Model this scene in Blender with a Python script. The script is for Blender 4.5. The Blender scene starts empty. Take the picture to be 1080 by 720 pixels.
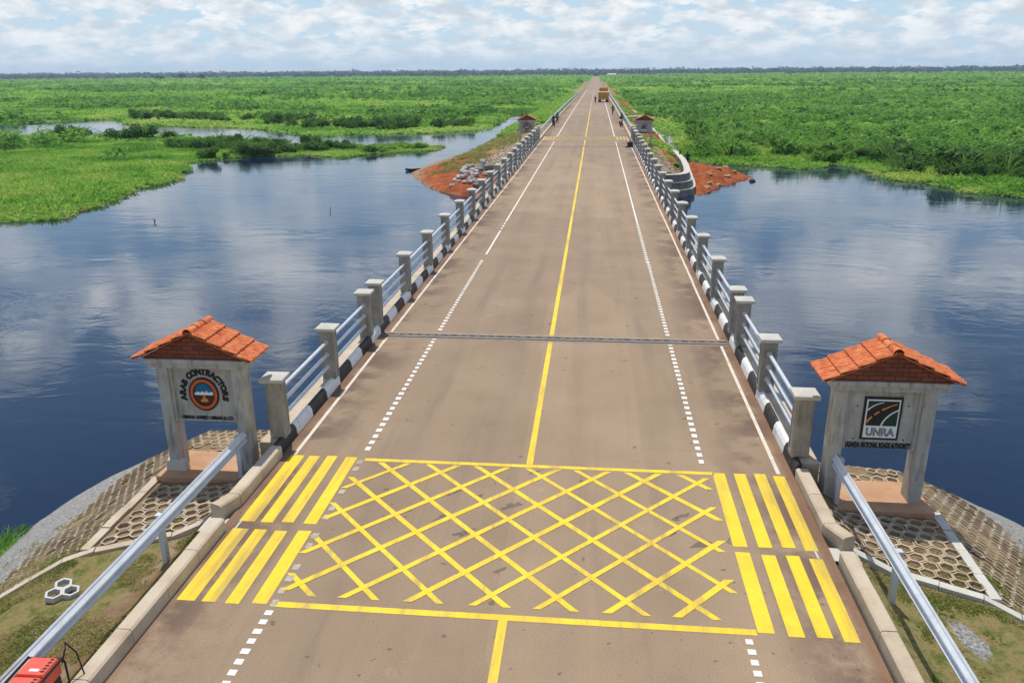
import bpy, math, random
import numpy as np
from mathutils import Vector, Matrix

random.seed(7)
RNG = np.random.default_rng(11)
scene = bpy.context.scene
col = scene.collection
PI = math.pi

# ------------------------------------------------------------------ camera, sky, sun, exposure
cam_data = bpy.data.cameras.new("camera")
cam = bpy.data.objects.new("camera", cam_data)
col.objects.link(cam)
cam_data.sensor_width = 36.0
cam_data.lens = 28.0
cam_data.clip_start = 0.1
cam_data.clip_end = 20000.0
PITCH, YAW, ROLL = 0.3267, -0.1032, -0.0078
F = Vector((math.sin(YAW) * math.cos(PITCH), math.cos(YAW) * math.cos(PITCH), -math.sin(PITCH)))
Rt = Vector((math.cos(YAW), -math.sin(YAW), 0.0))
Up = Rt.cross(F)
R2 = math.cos(ROLL) * Rt + math.sin(ROLL) * Up
U2 = -math.sin(ROLL) * Rt + math.cos(ROLL) * Up
mw = Matrix((R2, U2, -F)).transposed().to_4x4()
mw.translation = Vector((1.1746, 0.0, 7.6573))
cam.matrix_world = mw
scene.camera = cam

SUN_DIR = Vector((-0.12, 0.32, 1.0)).normalized()        # towards the sun
SUN_EL = math.asin(SUN_DIR.z)
SUN_AZ = math.atan2(SUN_DIR.x, SUN_DIR.y)
SKY_STRENGTH = 0.13
world = bpy.data.worlds.new("World")
scene.world = world
world.use_nodes = True
nt = world.node_tree
nt.nodes.clear()


def N(tree, kind, **kw):
    n = tree.nodes.new(kind)
    for k, v in kw.items():
        if k.startswith("i_"):
            n.inputs[k[2:].replace("_", " ")].default_value = v
        else:
            setattr(n, k, v)
    return n


def M2(tree, op, a, b=None, clamp=False):
    n = tree.nodes.new("ShaderNodeMath")
    n.operation = op
    n.use_clamp = clamp
    for i, v in enumerate((a, b)):
        if v is None:
            continue
        if isinstance(v, (int, float)):
            n.inputs[i].default_value = v
        else:
            tree.links.new(v, n.inputs[i])
    return n.outputs[0]


def RAMP(tree, fac, stops, interp="LINEAR"):
    n = tree.nodes.new("ShaderNodeValToRGB")
    cr = n.color_ramp
    cr.interpolation = interp
    while len(cr.elements) < len(stops):
        cr.elements.new(0.5)
    for e, (p, c) in zip(cr.elements, stops):
        e.position = p
        e.color = (*c, 1.0) if len(c) == 3 else c
    tree.links.new(fac, n.inputs[0])
    return n.outputs[0]


def MIX(tree, fac, a, b, blend="MIX"):
    n = tree.nodes.new("ShaderNodeMix")
    n.data_type = "RGBA"
    n.blend_type = blend
    for s, v in ((0, fac), (6, a), (7, b)):
        if isinstance(v, (int, float)):
            n.inputs[s].default_value = v
        elif isinstance(v, tuple):
            n.inputs[s].default_value = (*v, 1.0) if len(v) == 3 else v
        else:
            tree.links.new(v, n.inputs[s])
    return n.outputs[2]


sky = N(nt, "ShaderNodeTexSky", sky_type="NISHITA", sun_disc=False)
sky.sun_elevation = SUN_EL
sky.sun_rotation = SUN_AZ
sky.altitude = 600
sky.air_density = 1.0
sky.dust_density = 0.4
sky.ozone_density = 2.0
skyc = MIX(nt, 1.0, sky.outputs[0], (SKY_STRENGTH,) * 3, "MULTIPLY")
tc = N(nt, "ShaderNodeTexCoord")
sep = N(nt, "ShaderNodeSeparateXYZ")
nt.links.new(tc.outputs["Generated"], sep.inputs[0])
elev = M2(nt, "MAXIMUM", sep.outputs[2], 0.0)
den = M2(nt, "ADD", elev, 0.25)
cx = M2(nt, "DIVIDE", sep.outputs[0], den)
cy = M2(nt, "DIVIDE", sep.outputs[1], den)
comb = N(nt, "ShaderNodeCombineXYZ")
nt.links.new(cx, comb.inputs[0])
nt.links.new(cy, comb.inputs[1])
n1 = N(nt, "ShaderNodeTexNoise", noise_dimensions="3D")
n1.inputs["Scale"].default_value = 4.0
n1.inputs["Detail"].default_value = 9.0
n1.inputs["Roughness"].default_value = 0.62
n1.inputs["Distortion"].default_value = 0.25
drift = N(nt, "ShaderNodeVectorMath", operation="ADD")
nt.links.new(comb.outputs[0], drift.inputs[0])
drift.inputs[1].default_value = (2.9576475, -19.4754324, -2.832702)
nt.links.new(drift.outputs[0], n1.inputs["Vector"])
# clouds thicken towards the horizon, open up overhead
cvr = RAMP(nt, elev, [(0.0, (0.185,) * 3), (0.07, (0.165,) * 3), (0.12, (0.120,) * 3), (0.27, (0.122,) * 3), (0.35, (0.055,) * 3), (0.55, (0.030,) * 3)])
sepc = N(nt, "ShaderNodeSeparateColor")
nt.links.new(cvr, sepc.inputs[0])
cover = M2(nt, "SUBTRACT", sepc.outputs[0], 0.1)
den_b = M2(nt, "ADD", elev, 0.35)
comb_b = N(nt, "ShaderNodeCombineXYZ")
nt.links.new(M2(nt, "DIVIDE", sep.outputs[0], den_b), comb_b.inputs[0])
nt.links.new(M2(nt, "DIVIDE", sep.outputs[1], den_b), comb_b.inputs[1])
nb = N(nt, "ShaderNodeTexNoise")
nb.inputs["Scale"].default_value = 8.5
nb.inputs["Detail"].default_value = 9.0
nb.inputs["Roughness"].default_value = 0.60
nt.links.new(comb_b.outputs[0], nb.inputs["Vector"])
near_h = M2(nt, "SUBTRACT", 1.0, M2(nt, "MULTIPLY", M2(nt, "SUBTRACT", elev, 0.09), 14.0, True), True)
mixn = N(nt, "ShaderNodeMix")
nt.links.new(near_h, mixn.inputs[0])
nt.links.new(n1.outputs["Fac"], mixn.inputs[2])
nt.links.new(nb.outputs["Fac"], mixn.inputs[3])
dens = M2(nt, "ADD", mixn.outputs[0], cover)
mask = RAMP(nt, dens, [(0.49, (0, 0, 0)), (0.56, (0.80,) * 3), (0.66, (1, 1, 1))])
n2 = N(nt, "ShaderNodeTexNoise")
n2.inputs["Scale"].default_value = 9.0
n2.inputs["Detail"].default_value = 7.0
n2.inputs["Roughness"].default_value = 0.6
off = N(nt, "ShaderNodeVectorMath", operation="ADD")
nt.links.new(comb_b.outputs[0], off.inputs[0])
off.inputs[1].default_value = (3.1, 0.7, 5.0)
nt.links.new(off.outputs[0], n2.inputs["Vector"])
cloudc = RAMP(nt, n2.outputs["Fac"], [(0.38, (0.62, 0.69, 0.76)), (0.50, (0.82, 0.865, 0.90)), (0.60, (1.0, 1.0, 1.0))])
# clouds overhead are brighter than those seen low through the haze
lift = M2(nt, "ADD", 1.0, M2(nt, "MULTIPLY", M2(nt, "MULTIPLY", M2(nt, "SUBTRACT", elev, 0.09), 6.0, True), 1.0))
liftc = N(nt, "ShaderNodeCombineColor")
for _i in range(3):
    nt.links.new(lift, liftc.inputs[_i])
cloudc = MIX(nt, 1.0, cloudc, liftc.outputs[0], "MULTIPLY")
sepf = N(nt, "ShaderNodeSeparateColor")
nt.links.new(mask, sepf.inputs[0])
low = RAMP(nt, elev, [(0.0, (0.95,) * 3), (0.07, (0.85,) * 3), (0.20, (0.62,) * 3), (0.42, (0, 0, 0))])
sepl = N(nt, "ShaderNodeSeparateColor")
nt.links.new(low, sepl.inputs[0])
lowc = RAMP(nt, elev, [(0.0, (0.60, 0.74, 0.85)), (0.09, (0.50, 0.69, 0.86)), (0.22, (0.27, 0.52, 0.86))])
skyc = MIX(nt, sepl.outputs[0], skyc, lowc)
tot = MIX(nt, sepf.outputs[0], skyc, cloudc)
# hazy band along the horizon
hz = RAMP(nt, elev, [(0.0, (0.75,) * 3), (0.02, (0.35,) * 3), (0.06, (0, 0, 0))])
seph = N(nt, "ShaderNodeSeparateColor")
nt.links.new(hz, seph.inputs[0])
tot = MIX(nt, seph.outputs[0], tot, (0.56, 0.72, 0.86))
bg = N(nt, "ShaderNodeBackground")
nt.links.new(tot, bg.inputs["Color"])
bg.inputs["Strength"].default_value = 1.0
wo = N(nt, "ShaderNodeOutputWorld")
nt.links.new(bg.outputs[0], wo.inputs["Surface"])

sun_data = bpy.data.lights.new("sun", "SUN")
sun_data.energy = 4.0
sun_data.angle = math.radians(0.5)
sun_data.color = (1.0, 0.955, 0.88)
sun = bpy.data.objects.new("sun", sun_data)
col.objects.link(sun)
sun.rotation_euler = SUN_DIR.to_track_quat("Z", "Y").to_euler()
sun.location = (0, 0, 60)

vs = scene.view_settings
vs.view_transform = "Standard"
vs.look = "None"
vs.gamma = 1.0
vs.use_curve_mapping = False
vs.exposure = 0.0
scene.render.engine = "CYCLES"
scene.cycles.use_denoising = True
try:
    scene.cycles.denoiser = "OPENIMAGEDENOISE"
except Exception:
    pass
scene.cycles.max_bounces = 6
scene.cycles.diffuse_bounces = 3
scene.cycles.glossy_bounces = 3
scene.cycles.transmission_bounces = 3
scene.cycles.transparent_max_bounces = 6
scene.cycles.caustics_reflective = False
scene.cycles.caustics_refractive = False


# ------------------------------------------------------------------ materials
MATS = {}


def surf(name, stops, scale=3.0, detail=6.0, rough=0.8, metallic=0.0, bump=0.0, bump_scale=30.0, extra=None, spec=0.3, stretch=None):
    """procedural surface: fractal noise through a colour ramp, optional fine bump"""
    m = bpy.data.materials.new(name)
    m.use_nodes = True
    t = m.node_tree
    t.nodes.clear()
    out = N(t, "ShaderNodeOutputMaterial")
    b = N(t, "ShaderNodeBsdfPrincipled")
    b.inputs["Roughness"].default_value = rough
    b.inputs["Metallic"].default_value = metallic
    b.inputs["Specular IOR Level"].default_value = spec
    g = N(t, "ShaderNodeNewGeometry")
    vec = g.outputs["Position"]
    if stretch:
        mp = N(t, "ShaderNodeMapping")
        mp.inputs["Scale"].default_value = stretch
        t.links.new(vec, mp.inputs["Vector"])
        vec = mp.outputs[0]
    if len(stops) == 1:
        b.inputs["Base Color"].default_value = (*stops[0], 1)
        c = None
    else:
        nz = N(t, "ShaderNodeTexNoise")
        nz.inputs["Scale"].default_value = scale
        nz.inputs["Detail"].default_value = detail
        nz.inputs["Roughness"].default_value = 0.62
        t.links.new(vec, nz.inputs["Vector"])
        k = len(stops)
        c = RAMP(t, nz.outputs["Fac"], [(0.30 + 0.40 * i / (k - 1), s) for i, s in enumerate(stops)])
        if extra:
            c = extra(t, vec, c)
        t.links.new(c, b.inputs["Base Color"])
    if bump > 0:
        nb = N(t, "ShaderNodeTexNoise")
        nb.inputs["Scale"].default_value = bump_scale
        nb.inputs["Detail"].default_value = 5.0
        t.links.new(vec, nb.inputs["Vector"])
        bp = N(t, "ShaderNodeBump")
        bp.inputs["Strength"].default_value = bump
        bp.inputs["Distance"].default_value = 0.02
        t.links.new(nb.outputs["Fac"], bp.inputs["Height"])
        t.links.new(bp.outputs[0], b.inputs["Normal"])
    t.links.new(b.outputs[0], out.inputs["Surface"])
    MATS[name] = m
    return m


def noise(t, vec, scale, detail=5.0, rough=0.6, dist=0.0):
    n = N(t, "ShaderNodeTexNoise")
    n.inputs["Scale"].default_value = scale
    n.inputs["Detail"].default_value = detail
    n.inputs["Roughness"].default_value = rough
    n.inputs["Distortion"].default_value = dist
    t.links.new(vec, n.inputs["Vector"])
    return n.outputs["Fac"]


def chan(t, c):
    s = N(t, "ShaderNodeSeparateColor")
    t.links.new(c, s.inputs[0])
    return s.outputs[0]


def road_extra(t, vec, c):
    # lanes polished paler, dark wheel smears, dusty and damp blotches, grit specks
    mp = N(t, "ShaderNodeMapping")
    mp.inputs["Scale"].default_value = (1.0, 0.07, 1.0)
    t.links.new(vec, mp.inputs["Vector"])
    st = noise(t, mp.outputs[0], 0.9, 5)
    c = MIX(t, chan(t, RAMP(t, st, [(0.46, (0, 0, 0)), (0.70, (0.5,) * 3)])), c, (0.355, 0.250, 0.160))
    st2 = noise(t, mp.outputs[0], 1.7, 6)
    c = MIX(t, chan(t, RAMP(t, st2, [(0.54, (0, 0, 0)), (0.74, (0.5,) * 3)])), c, (0.175, 0.130, 0.095))
    # brown dirt washed along both edges
    sp = N(t, "ShaderNodeSeparateXYZ")
    t.links.new(vec, sp.inputs[0])
    ax = M2(t, "ABSOLUTE", sp.outputs[0])
    edge = M2(t, "MULTIPLY", M2(t, "SUBTRACT", ax, 3.75), 0.95, True)
    pn = noise(t, vec, 0.55, 6, 0.65)
    e2 = M2(t, "MULTIPLY", edge, chan(t, RAMP(t, pn, [(0.46, (0, 0, 0)), (0.56, (1, 1, 1))])))
    c = MIX(t, M2(t, "MULTIPLY", e2, 0.85), c, (0.135, 0.085, 0.062))
    gut = M2(t, "MULTIPLY", M2(t, "SUBTRACT", ax, 5.03), 7.0, True)
    c = MIX(t, M2(t, "MULTIPLY", gut, 0.75), c, (0.20, 0.105, 0.06))
    sk = noise(t, vec, 7.5, 2, 0.5)
    c = MIX(t, chan(t, RAMP(t, sk, [(0.70, (0, 0, 0)), (0.745, (0.65,) * 3)])), c, (0.075, 0.06, 0.052))
    blot = noise(t, vec, 1.15, 5, 0.7, 0.4)
    c = MIX(t, chan(t, RAMP(t, blot, [(0.63, (0, 0, 0)), (0.72, (0.45,) * 3)])), c, (0.41, 0.315, 0.225))
    # paving joints across the carriageway and long day-work patches
    mp2 = N(t, "ShaderNodeMapping")
    mp2.inputs["Scale"].default_value = (0.12, 0.045, 1.0)
    mp2.inputs["Location"].default_value = (3.7, 1.9, 0)
    t.links.new(vec, mp2.inputs["Vector"])
    vo = N(t, "ShaderNodeTexVoronoi", distance="CHEBYCHEV")
    vo.inputs["Scale"].default_value = 1.0
    t.links.new(mp2.outputs[0], vo.inputs["Vector"])
    c = MIX(t, 0.45, c, RAMP(t, chan(t, vo.outputs["Color"]), [(0.1, (0.80, 0.80, 0.82)), (0.9, (1.16, 1.14, 1.10))]), "MULTIPLY")
    sk2 = noise(t, vec, 3.1, 2, 0.4, 0.3)
    c = MIX(t, chan(t, RAMP(t, sk2, [(0.725, (0, 0, 0)), (0.75, (0.6,) * 3)])), c, (0.095, 0.07, 0.055))
    trk = M2(t, "ABSOLUTE", M2(t, "SUBTRACT", M2(t, "ABSOLUTE", M2(t, "SUBTRACT", ax, 1.78)), 0.86))
    trk = M2(t, "SUBTRACT", 1.0, M2(t, "MULTIPLY", trk, 2.6, True), True)
    tw = M2(t, "MULTIPLY", trk, chan(t, RAMP(t, st2, [(0.36, (0.10,) * 3), (0.62, (0.75,) * 3)])))
    c = MIX(t, M2(t, "MULTIPLY", tw, 0.42), c, (0.180, 0.132, 0.096))
    fine = noise(t, vec, 38, 4, 0.85)
    c = MIX(t, 0.55, c, RAMP(t, fine, [(0.32, (0.58,) * 3), (0.5, (1.0,) * 3), (0.68, (1.32,) * 3)]), "MULTIPLY")
    return c


surf("asphalt", [(0.248, 0.174, 0.110), (0.284, 0.202, 0.128), (0.318, 0.230, 0.148)], 0.35, 7, 0.85, bump=0.25, bump_scale=90, extra=road_extra)


def worn(t, vec, c):
    w = noise(t, vec, 9, 6, 0.75)
    c = MIX(t, chan(t, RAMP(t, w, [(0.59, (0, 0, 0)), (0.72, (0.75,) * 3)])), c, (0.30, 0.22, 0.13))
    mp = N(t, "ShaderNodeMapping")
    mp.inputs["Scale"].default_value = (2.2, 0.16, 1.0)
    t.links.new(vec, mp.inputs["Vector"])
    ty = noise(t, mp.outputs[0], 1.3, 6, 0.7)
    c = MIX(t, chan(t, RAMP(t, ty, [(0.48, (0, 0, 0)), (0.66, (0.72,) * 3)])), c, (0.31, 0.215, 0.09))
    gr = noise(t, vec, 26, 4, 0.8)
    c = MIX(t, chan(t, RAMP(t, gr, [(0.60, (0, 0, 0)), (0.72, (0.5,) * 3)])), c, (0.36, 0.26, 0.14))
    b = noise(t, vec, 0.8, 5, 0.6)
    return MIX(t, chan(t, RAMP(t, b, [(0.52, (0, 0, 0)), (0.72, (0.45,) * 3)])), c, (0.55, 0.36, 0.06))


surf("yellow_paint", [(0.74, 0.500, 0.016), (0.84, 0.600, 0.030)], 2, 5, 0.6, bump=0.15, bump_scale=70, extra=worn)


def worn_w(t, vec, c):
    w = noise(t, vec, 8, 6, 0.75)
    return MIX(t, chan(t, RAMP(t, w, [(0.60, (0, 0, 0)), (0.70, (0.8,) * 3)])), c, (0.36, 0.28, 0.22))


surf("white_paint", [(0.66, 0.62, 0.55), (0.78, 0.75, 0.69)], 3, 5, 0.6, extra=worn_w)
surf("edge_line_paint", [(0.56, 0.46, 0.35), (0.74, 0.66, 0.55)], 3, 5, 0.6, extra=worn_w)


def streaks(t, vec, c):
    mp = N(t, "ShaderNodeMapping")
    mp.inputs["Scale"].default_value = (5.0, 5.0, 0.8)
    t.links.new(vec, mp.inputs["Vector"])
    s = noise(t, mp.outputs[0], 1.6, 6, 0.65)
    c = MIX(t, chan(t, RAMP(t, s, [(0.50, (0, 0, 0)), (0.68, (0.65,) * 3)])), c, (0.15, 0.115, 0.082))
    return c


surf("concrete", [(0.25, 0.232, 0.195), (0.33, 0.308, 0.262), (0.41, 0.385, 0.330)], 2.2, 7, 0.85, bump=0.25, bump_scale=40, extra=streaks)
surf("concrete_board", [(0.34, 0.325, 0.285), (0.43, 0.412, 0.365), (0.51, 0.49, 0.44)], 2.2, 7, 0.85, bump=0.25, bump_scale=40, extra=streaks)
surf("concrete_cap", [(0.46, 0.44, 0.38), (0.56, 0.53, 0.46)], 4, 6, 0.85, bump=0.2, bump_scale=40)
surf("concrete_tan", [(0.40, 0.31, 0.215), (0.50, 0.41, 0.30), (0.56, 0.48, 0.37)], 1.6, 7, 0.9, bump=0.3, bump_scale=30)
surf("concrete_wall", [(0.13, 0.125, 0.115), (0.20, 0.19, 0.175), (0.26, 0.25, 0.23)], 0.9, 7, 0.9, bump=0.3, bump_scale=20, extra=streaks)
surf("kerb_white", [(0.72, 0.71, 0.67), (0.82, 0.81, 0.78)], 4, 6, 0.6, extra=lambda t, v, c: MIX(t, chan(t, RAMP(t, noise(t, v, 5, 6, 0.7), [(0.56, (0, 0, 0)), (0.72, (0.7,) * 3)])), c, (0.34, 0.27, 0.20)))
surf("kerb_black", [(0.022, 0.022, 0.023), (0.040, 0.038, 0.036)], 5, 6, 0.55, extra=lambda t, v, c: MIX(t, chan(t, RAMP(t, noise(t, v, 4, 6, 0.7), [(0.54, (0, 0, 0)), (0.74, (0.6,) * 3)])), c, (0.16, 0.125, 0.095)))
surf("joint_gap", [(0.02, 0.02, 0.02), (0.06, 0.05, 0.045)], 6, 4, 0.8)
surf("galvanised", [(0.54, 0.57, 0.60), (0.68, 0.71, 0.74)], 3, 6, 0.45, metallic=0.30, bump=0.04, bump_scale=25, spec=0.5, extra=lambda t, v, c: MIX(t, chan(t, RAMP(t, noise(t, v, 2.4, 6, 0.7), [(0.54, (0, 0, 0)), (0.74, (0.5,) * 3)])), c, (0.36, 0.37, 0.38)))
surf("roof_tile", [(0.40, 0.085, 0.026), (0.60, 0.160, 0.050), (0.72, 0.27, 0.11)], 7, 7, 0.75, bump=0.2, bump_scale=60)
surf("black_paint", [(0.018, 0.017, 0.017), (0.030, 0.028, 0.027)], 5, 4, 0.5)
surf("sign_white", [(0.80, 0.80, 0.78)], rough=0.5)
surf("sign_green", [(0.016, 0.050, 0.026)], rough=0.5)
surf("sign_orange", [(0.66, 0.115, 0.025)], rough=0.5)
surf("sign_amber", [(0.70, 0.28, 0.05)], rough=0.5)
surf("sign_blue", [(0.010, 0.14, 0.26)], rough=0.5)
surf("sign_brown", [(0.075, 0.035, 0.018)], rough=0.5)
surf("red_plastic", [(0.66, 0.075, 0.040), (0.76, 0.11, 0.06)], 4, 5, 0.45, spec=0.5)
surf("truck_orange", [(0.42, 0.115, 0.022), (0.55, 0.17, 0.03)], 2, 5, 0.6)
surf("truck_yellow", [(0.48, 0.27, 0.04), (0.58, 0.34, 0.06)], 2, 5, 0.6)
surf("truck_cream", [(0.66, 0.55, 0.36), (0.74, 0.64, 0.46)], 2, 5, 0.6)
surf("rubber", [(0.018, 0.018, 0.018), (0.03, 0.029, 0.028)], 5, 4, 0.85)
surf("dark_cloth", [(0.018, 0.020, 0.028), (0.035, 0.037, 0.048)], 9, 4, 0.9)
surf("green_cloth", [(0.03, 0.10, 0.035), (0.05, 0.15, 0.05)], 9, 4, 0.9)
surf("blue_cloth", [(0.09, 0.12, 0.19), (0.13, 0.17, 0.25)], 9, 4, 0.9)
surf("skin", [(0.085, 0.045, 0.028), (0.11, 0.06, 0.036)], 9, 4, 0.6)
surf("bark", [(0.06, 0.045, 0.03), (0.12, 0.09, 0.06)], 6, 5, 0.9)
surf("wet_wood", [(0.022, 0.018, 0.014), (0.05, 0.04, 0.03)], 6, 5, 0.7)
surf("rock_pale", [(0.40, 0.38, 0.34), (0.60, 0.58, 0.53)], 5, 6, 0.9, bump=0.5, bump_scale=14)
surf("rock_grey", [(0.15, 0.155, 0.125), (0.27, 0.265, 0.22)], 2, 6, 0.9, bump=0.5, bump_scale=10)
surf("culvert_grey", [(0.21, 0.25, 0.29), (0.32, 0.36, 0.40)], 2, 5, 0.8)
surf("paver", [(0.36, 0.27, 0.17), (0.47, 0.37, 0.25), (0.55, 0.46, 0.34)], 1.5, 7, 0.9, bump=0.3, bump_scale=30)
surf("paver_clean", [(0.50, 0.49, 0.45), (0.60, 0.59, 0.55)], 5, 6, 0.85, bump=0.3, bump_scale=40)
surf("red_slab", [(0.40, 0.21, 0.11), (0.52, 0.32, 0.19)], 1.8, 7, 0.9, bump=0.2, bump_scale=30)
surf("plaster_white", [(0.78, 0.78, 0.76), (0.84, 0.84, 0.82)], 0.5, 4, 0.7)


def brick_mat():
    m = surf("brick_red", [(0.17, 0.05, 0.028), (0.24, 0.075, 0.04)], 3, 5, 0.85)
    t = m.node_tree
    b = [n for n in t.nodes if n.type == "BSDF_PRINCIPLED"][0]
    g = N(t, "ShaderNodeNewGeometry")
    sp = N(t, "ShaderNodeSeparateXYZ")
    t.links.new(g.outputs["Position"], sp.inputs[0])
    cb = N(t, "ShaderNodeCombineXYZ")
    t.links.new(sp.outputs[0], cb.inputs[0])
    t.links.new(sp.outputs[2], cb.inputs[1])
    br = N(t, "ShaderNodeTexBrick")
    br.inputs["Color1"].default_value = (0.17, 0.045, 0.026, 1)
    br.inputs["Color2"].default_value = (0.25, 0.075, 0.04, 1)
    br.inputs["Mortar"].default_value = (0.045, 0.03, 0.024, 1)
    br.inputs["Scale"].default_value = 1.0
    br.inputs["Brick Width"].default_value = 0.23
    br.inputs["Row Height"].default_value = 0.085
    br.inputs["Mortar Size"].default_value = 0.008
    t.links.new(cb.outputs[0], br.inputs["Vector"])
    t.links.new(br.outputs["Color"], b.inputs["Base Color"])


brick_mat()


def earth_mat():
    """embankment soil: vertex weights zone = (red earth, grass, gravel) break up along noise"""
    m = bpy.data.materials.new("embankment_soil")
    m.use_nodes = True
    t = m.node_tree
    t.nodes.clear()
    out = N(t, "ShaderNodeOutputMaterial")
    b = N(t, "ShaderNodeBsdfPrincipled")
    b.inputs["Roughness"].default_value = 0.95
    b.inputs["Specular IOR Level"].default_value = 0.15
    g = N(t, "ShaderNodeNewGeometry")
    v = g.outputs["Position"]
    at = N(t, "ShaderNodeAttribute", attribute_name="zone")
    sp = N(t, "ShaderNodeSeparateColor")
    t.links.new(at.outputs["Color"], sp.inputs[0])
    c = RAMP(t, noise(t, v, 1.4, 8, 0.7), [(0.3, (0.19, 0.115, 0.058)), (0.5, (0.31, 0.215, 0.120)), (0.68, (0.44, 0.345, 0.21))])
    red = RAMP(t, noise(t, v, 1.3, 9, 0.8), [(0.32, (0.11, 0.028, 0.010)), (0.5, (0.32, 0.080, 0.024)), (0.68, (0.47, 0.16, 0.06))])
    grass = RAMP(t, noise(t, v, 3.6, 9, 0.82), [(0.34, (0.085, 0.125, 0.024)), (0.45, (0.19, 0.185, 0.055)), (0.54, (0.33, 0.265, 0.11)), (0.66, (0.25, 0.15, 0.075))])
    grav = RAMP(t, noise(t, v, 16, 4, 0.8), [(0.34, (0.12, 0.115, 0.105)), (0.5, (0.34, 0.33, 0.30)), (0.64, (0.58, 0.56, 0.52))])
    brk = noise(t, v, 1.9, 7, 0.72)
    for sock, cc, k in ((0, red, 4.0), (1, grass, 5.0), (2, grav, 6.0)):
        w = M2(t, "ADD", sp.outputs[sock], M2(t, "SUBTRACT", brk, 0.5))
        w = M2(t, "MULTIPLY", M2(t, "SUBTRACT", w, 0.42), k, True)
        c = MIX(t, w, c, cc)
    t.links.new(c, b.inputs["Base Color"])
    bp = N(t, "ShaderNodeBump")
    bp.inputs["Strength"].default_value = 0.8
    bp.inputs["Distance"].default_value = 0.12
    t.links.new(noise(t, v, 7, 9, 0.8), bp.inputs["Height"])
    t.links.new(bp.outputs[0], b.inputs["Normal"])
    t.links.new(b.outputs[0], out.inputs["Surface"])
    MATS["embankment_soil"] = m


earth_mat()


def water_mat():
    m = bpy.data.materials.new("river_water")
    m.use_nodes = True
    t = m.node_tree
    t.nodes.clear()
    out = N(t, "ShaderNodeOutputMaterial")
    b = N(t, "ShaderNodeBsdfPrincipled")
    b.inputs["Base Color"].default_value = (0.008, 0.020, 0.044, 1)
    b.inputs["IOR"].default_value = 1.333
    b.inputs["Specular IOR Level"].default_value = 0.5
    g = N(t, "ShaderNodeNewGeometry")
    v = g.outputs["Position"]
    # calm and wind-ruffled patches
    mp = N(t, "ShaderNodeMapping")
    mp.inputs["Scale"].default_value = (0.55, 1.0, 1.0)
    t.links.new(v, mp.inputs["Vector"])
    patch = noise(t, mp.outputs[0], 0.085, 5, 0.6, 0.8)
    r = RAMP(t, patch, [(0.44, (0.05,) * 3), (0.66, (0.13,) * 3)])
    t.links.new(r, b.inputs["Roughness"])
    w1 = noise(t, mp.outputs[0], 0.55, 4, 0.55, 0.6)
    w2 = noise(t, mp.outputs[0], 3.2, 4, 0.6)
    amp = RAMP(t, patch, [(0.47, (0.12,) * 3), (0.64, (1.2,) * 3)])
    h = M2(t, "ADD", M2(t, "MULTIPLY", w1, 0.7), M2(t, "MULTIPLY", M2(t, "MULTIPLY", w2, 0.20), chan(t, amp)))
    bp = N(t, "ShaderNodeBump")
    bp.inputs["Strength"].default_value = 0.13
    bp.inputs["Distance"].default_value = 0.22
    t.links.new(h, bp.inputs["Height"])
    t.links.new(bp.outputs[0], b.inputs["Normal"])
    t.links.new(b.outputs[0], out.inputs["Surface"])
    MATS["river_water"] = m


water_mat()


def foliage_mat(name, dark, mid, light, transl=0.25):
    m = bpy.data.materials.new(name)
    m.use_nodes = True
    t = m.node_tree
    t.nodes.clear()
    out = N(t, "ShaderNodeOutputMaterial")
    at = N(t, "ShaderNodeAttribute", attribute_name="tint")
    c = RAMP(t, at.outputs["Fac"], [(0.05, dark), (0.5, mid), (0.95, light)])
    d = N(t, "ShaderNodeBsdfPrincipled")
    d.inputs["Roughness"].default_value = 0.62
    d.inputs["Specular IOR Level"].default_value = 0.2
    t.links.new(c, d.inputs["Base Color"])
    tr = N(t, "ShaderNodeBsdfTranslucent")
    t.links.new(c, tr.inputs["Color"])
    mx = N(t, "ShaderNodeMixShader")
    mx.inputs[0].default_value = transl
    t.links.new(d.outputs[0], mx.inputs[1])
    t.links.new(tr.outputs[0], mx.inputs[2])
    t.links.new(mx.outputs[0], out.inputs["Surface"])
    MATS[name] = m


foliage_mat("reed_leaf", (0.085, 0.220, 0.024), (0.245, 0.480, 0.062), (0.470, 0.560, 0.120), 0.5)
foliage_mat("bush_leaf", (0.048, 0.140, 0.022), (0.170, 0.365, 0.052), (0.350, 0.520, 0.095), 0.5)
foliage_mat("shrub_leaf", (0.032, 0.092, 0.018), (0.092, 0.205, 0.036), (0.220, 0.360, 0.064), 0.45)
foliage_mat("verge_leaf", (0.17, 0.24, 0.04), (0.38, 0.345, 0.12), (0.58, 0.46, 0.24), 0.5)
foliage_mat("wood_leaf", (0.020, 0.042, 0.018), (0.034, 0.064, 0.026), (0.055, 0.090, 0.034))


def marsh_mat():
    m = surf("marsh_soil", [(0.055, 0.150, 0.018), (0.115, 0.275, 0.032), (0.190, 0.350, 0.055)], 0.09, 9, 0.9, bump=0.0)
    t = m.node_tree
    b = [n for n in t.nodes if n.type == "BSDF_PRINCIPLED"][0]
    g = N(t, "ShaderNodeNewGeometry")
    nf = noise(t, g.outputs["Position"], 0.6, 8, 0.75)
    bp = N(t, "ShaderNodeBump")
    bp.inputs["Strength"].default_value = 1.0
    bp.inputs["Distance"].default_value = 0.8
    t.links.new(nf, bp.inputs["Height"])
    t.links.new(bp.outputs[0], b.inputs["Normal"])


marsh_mat()


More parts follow.
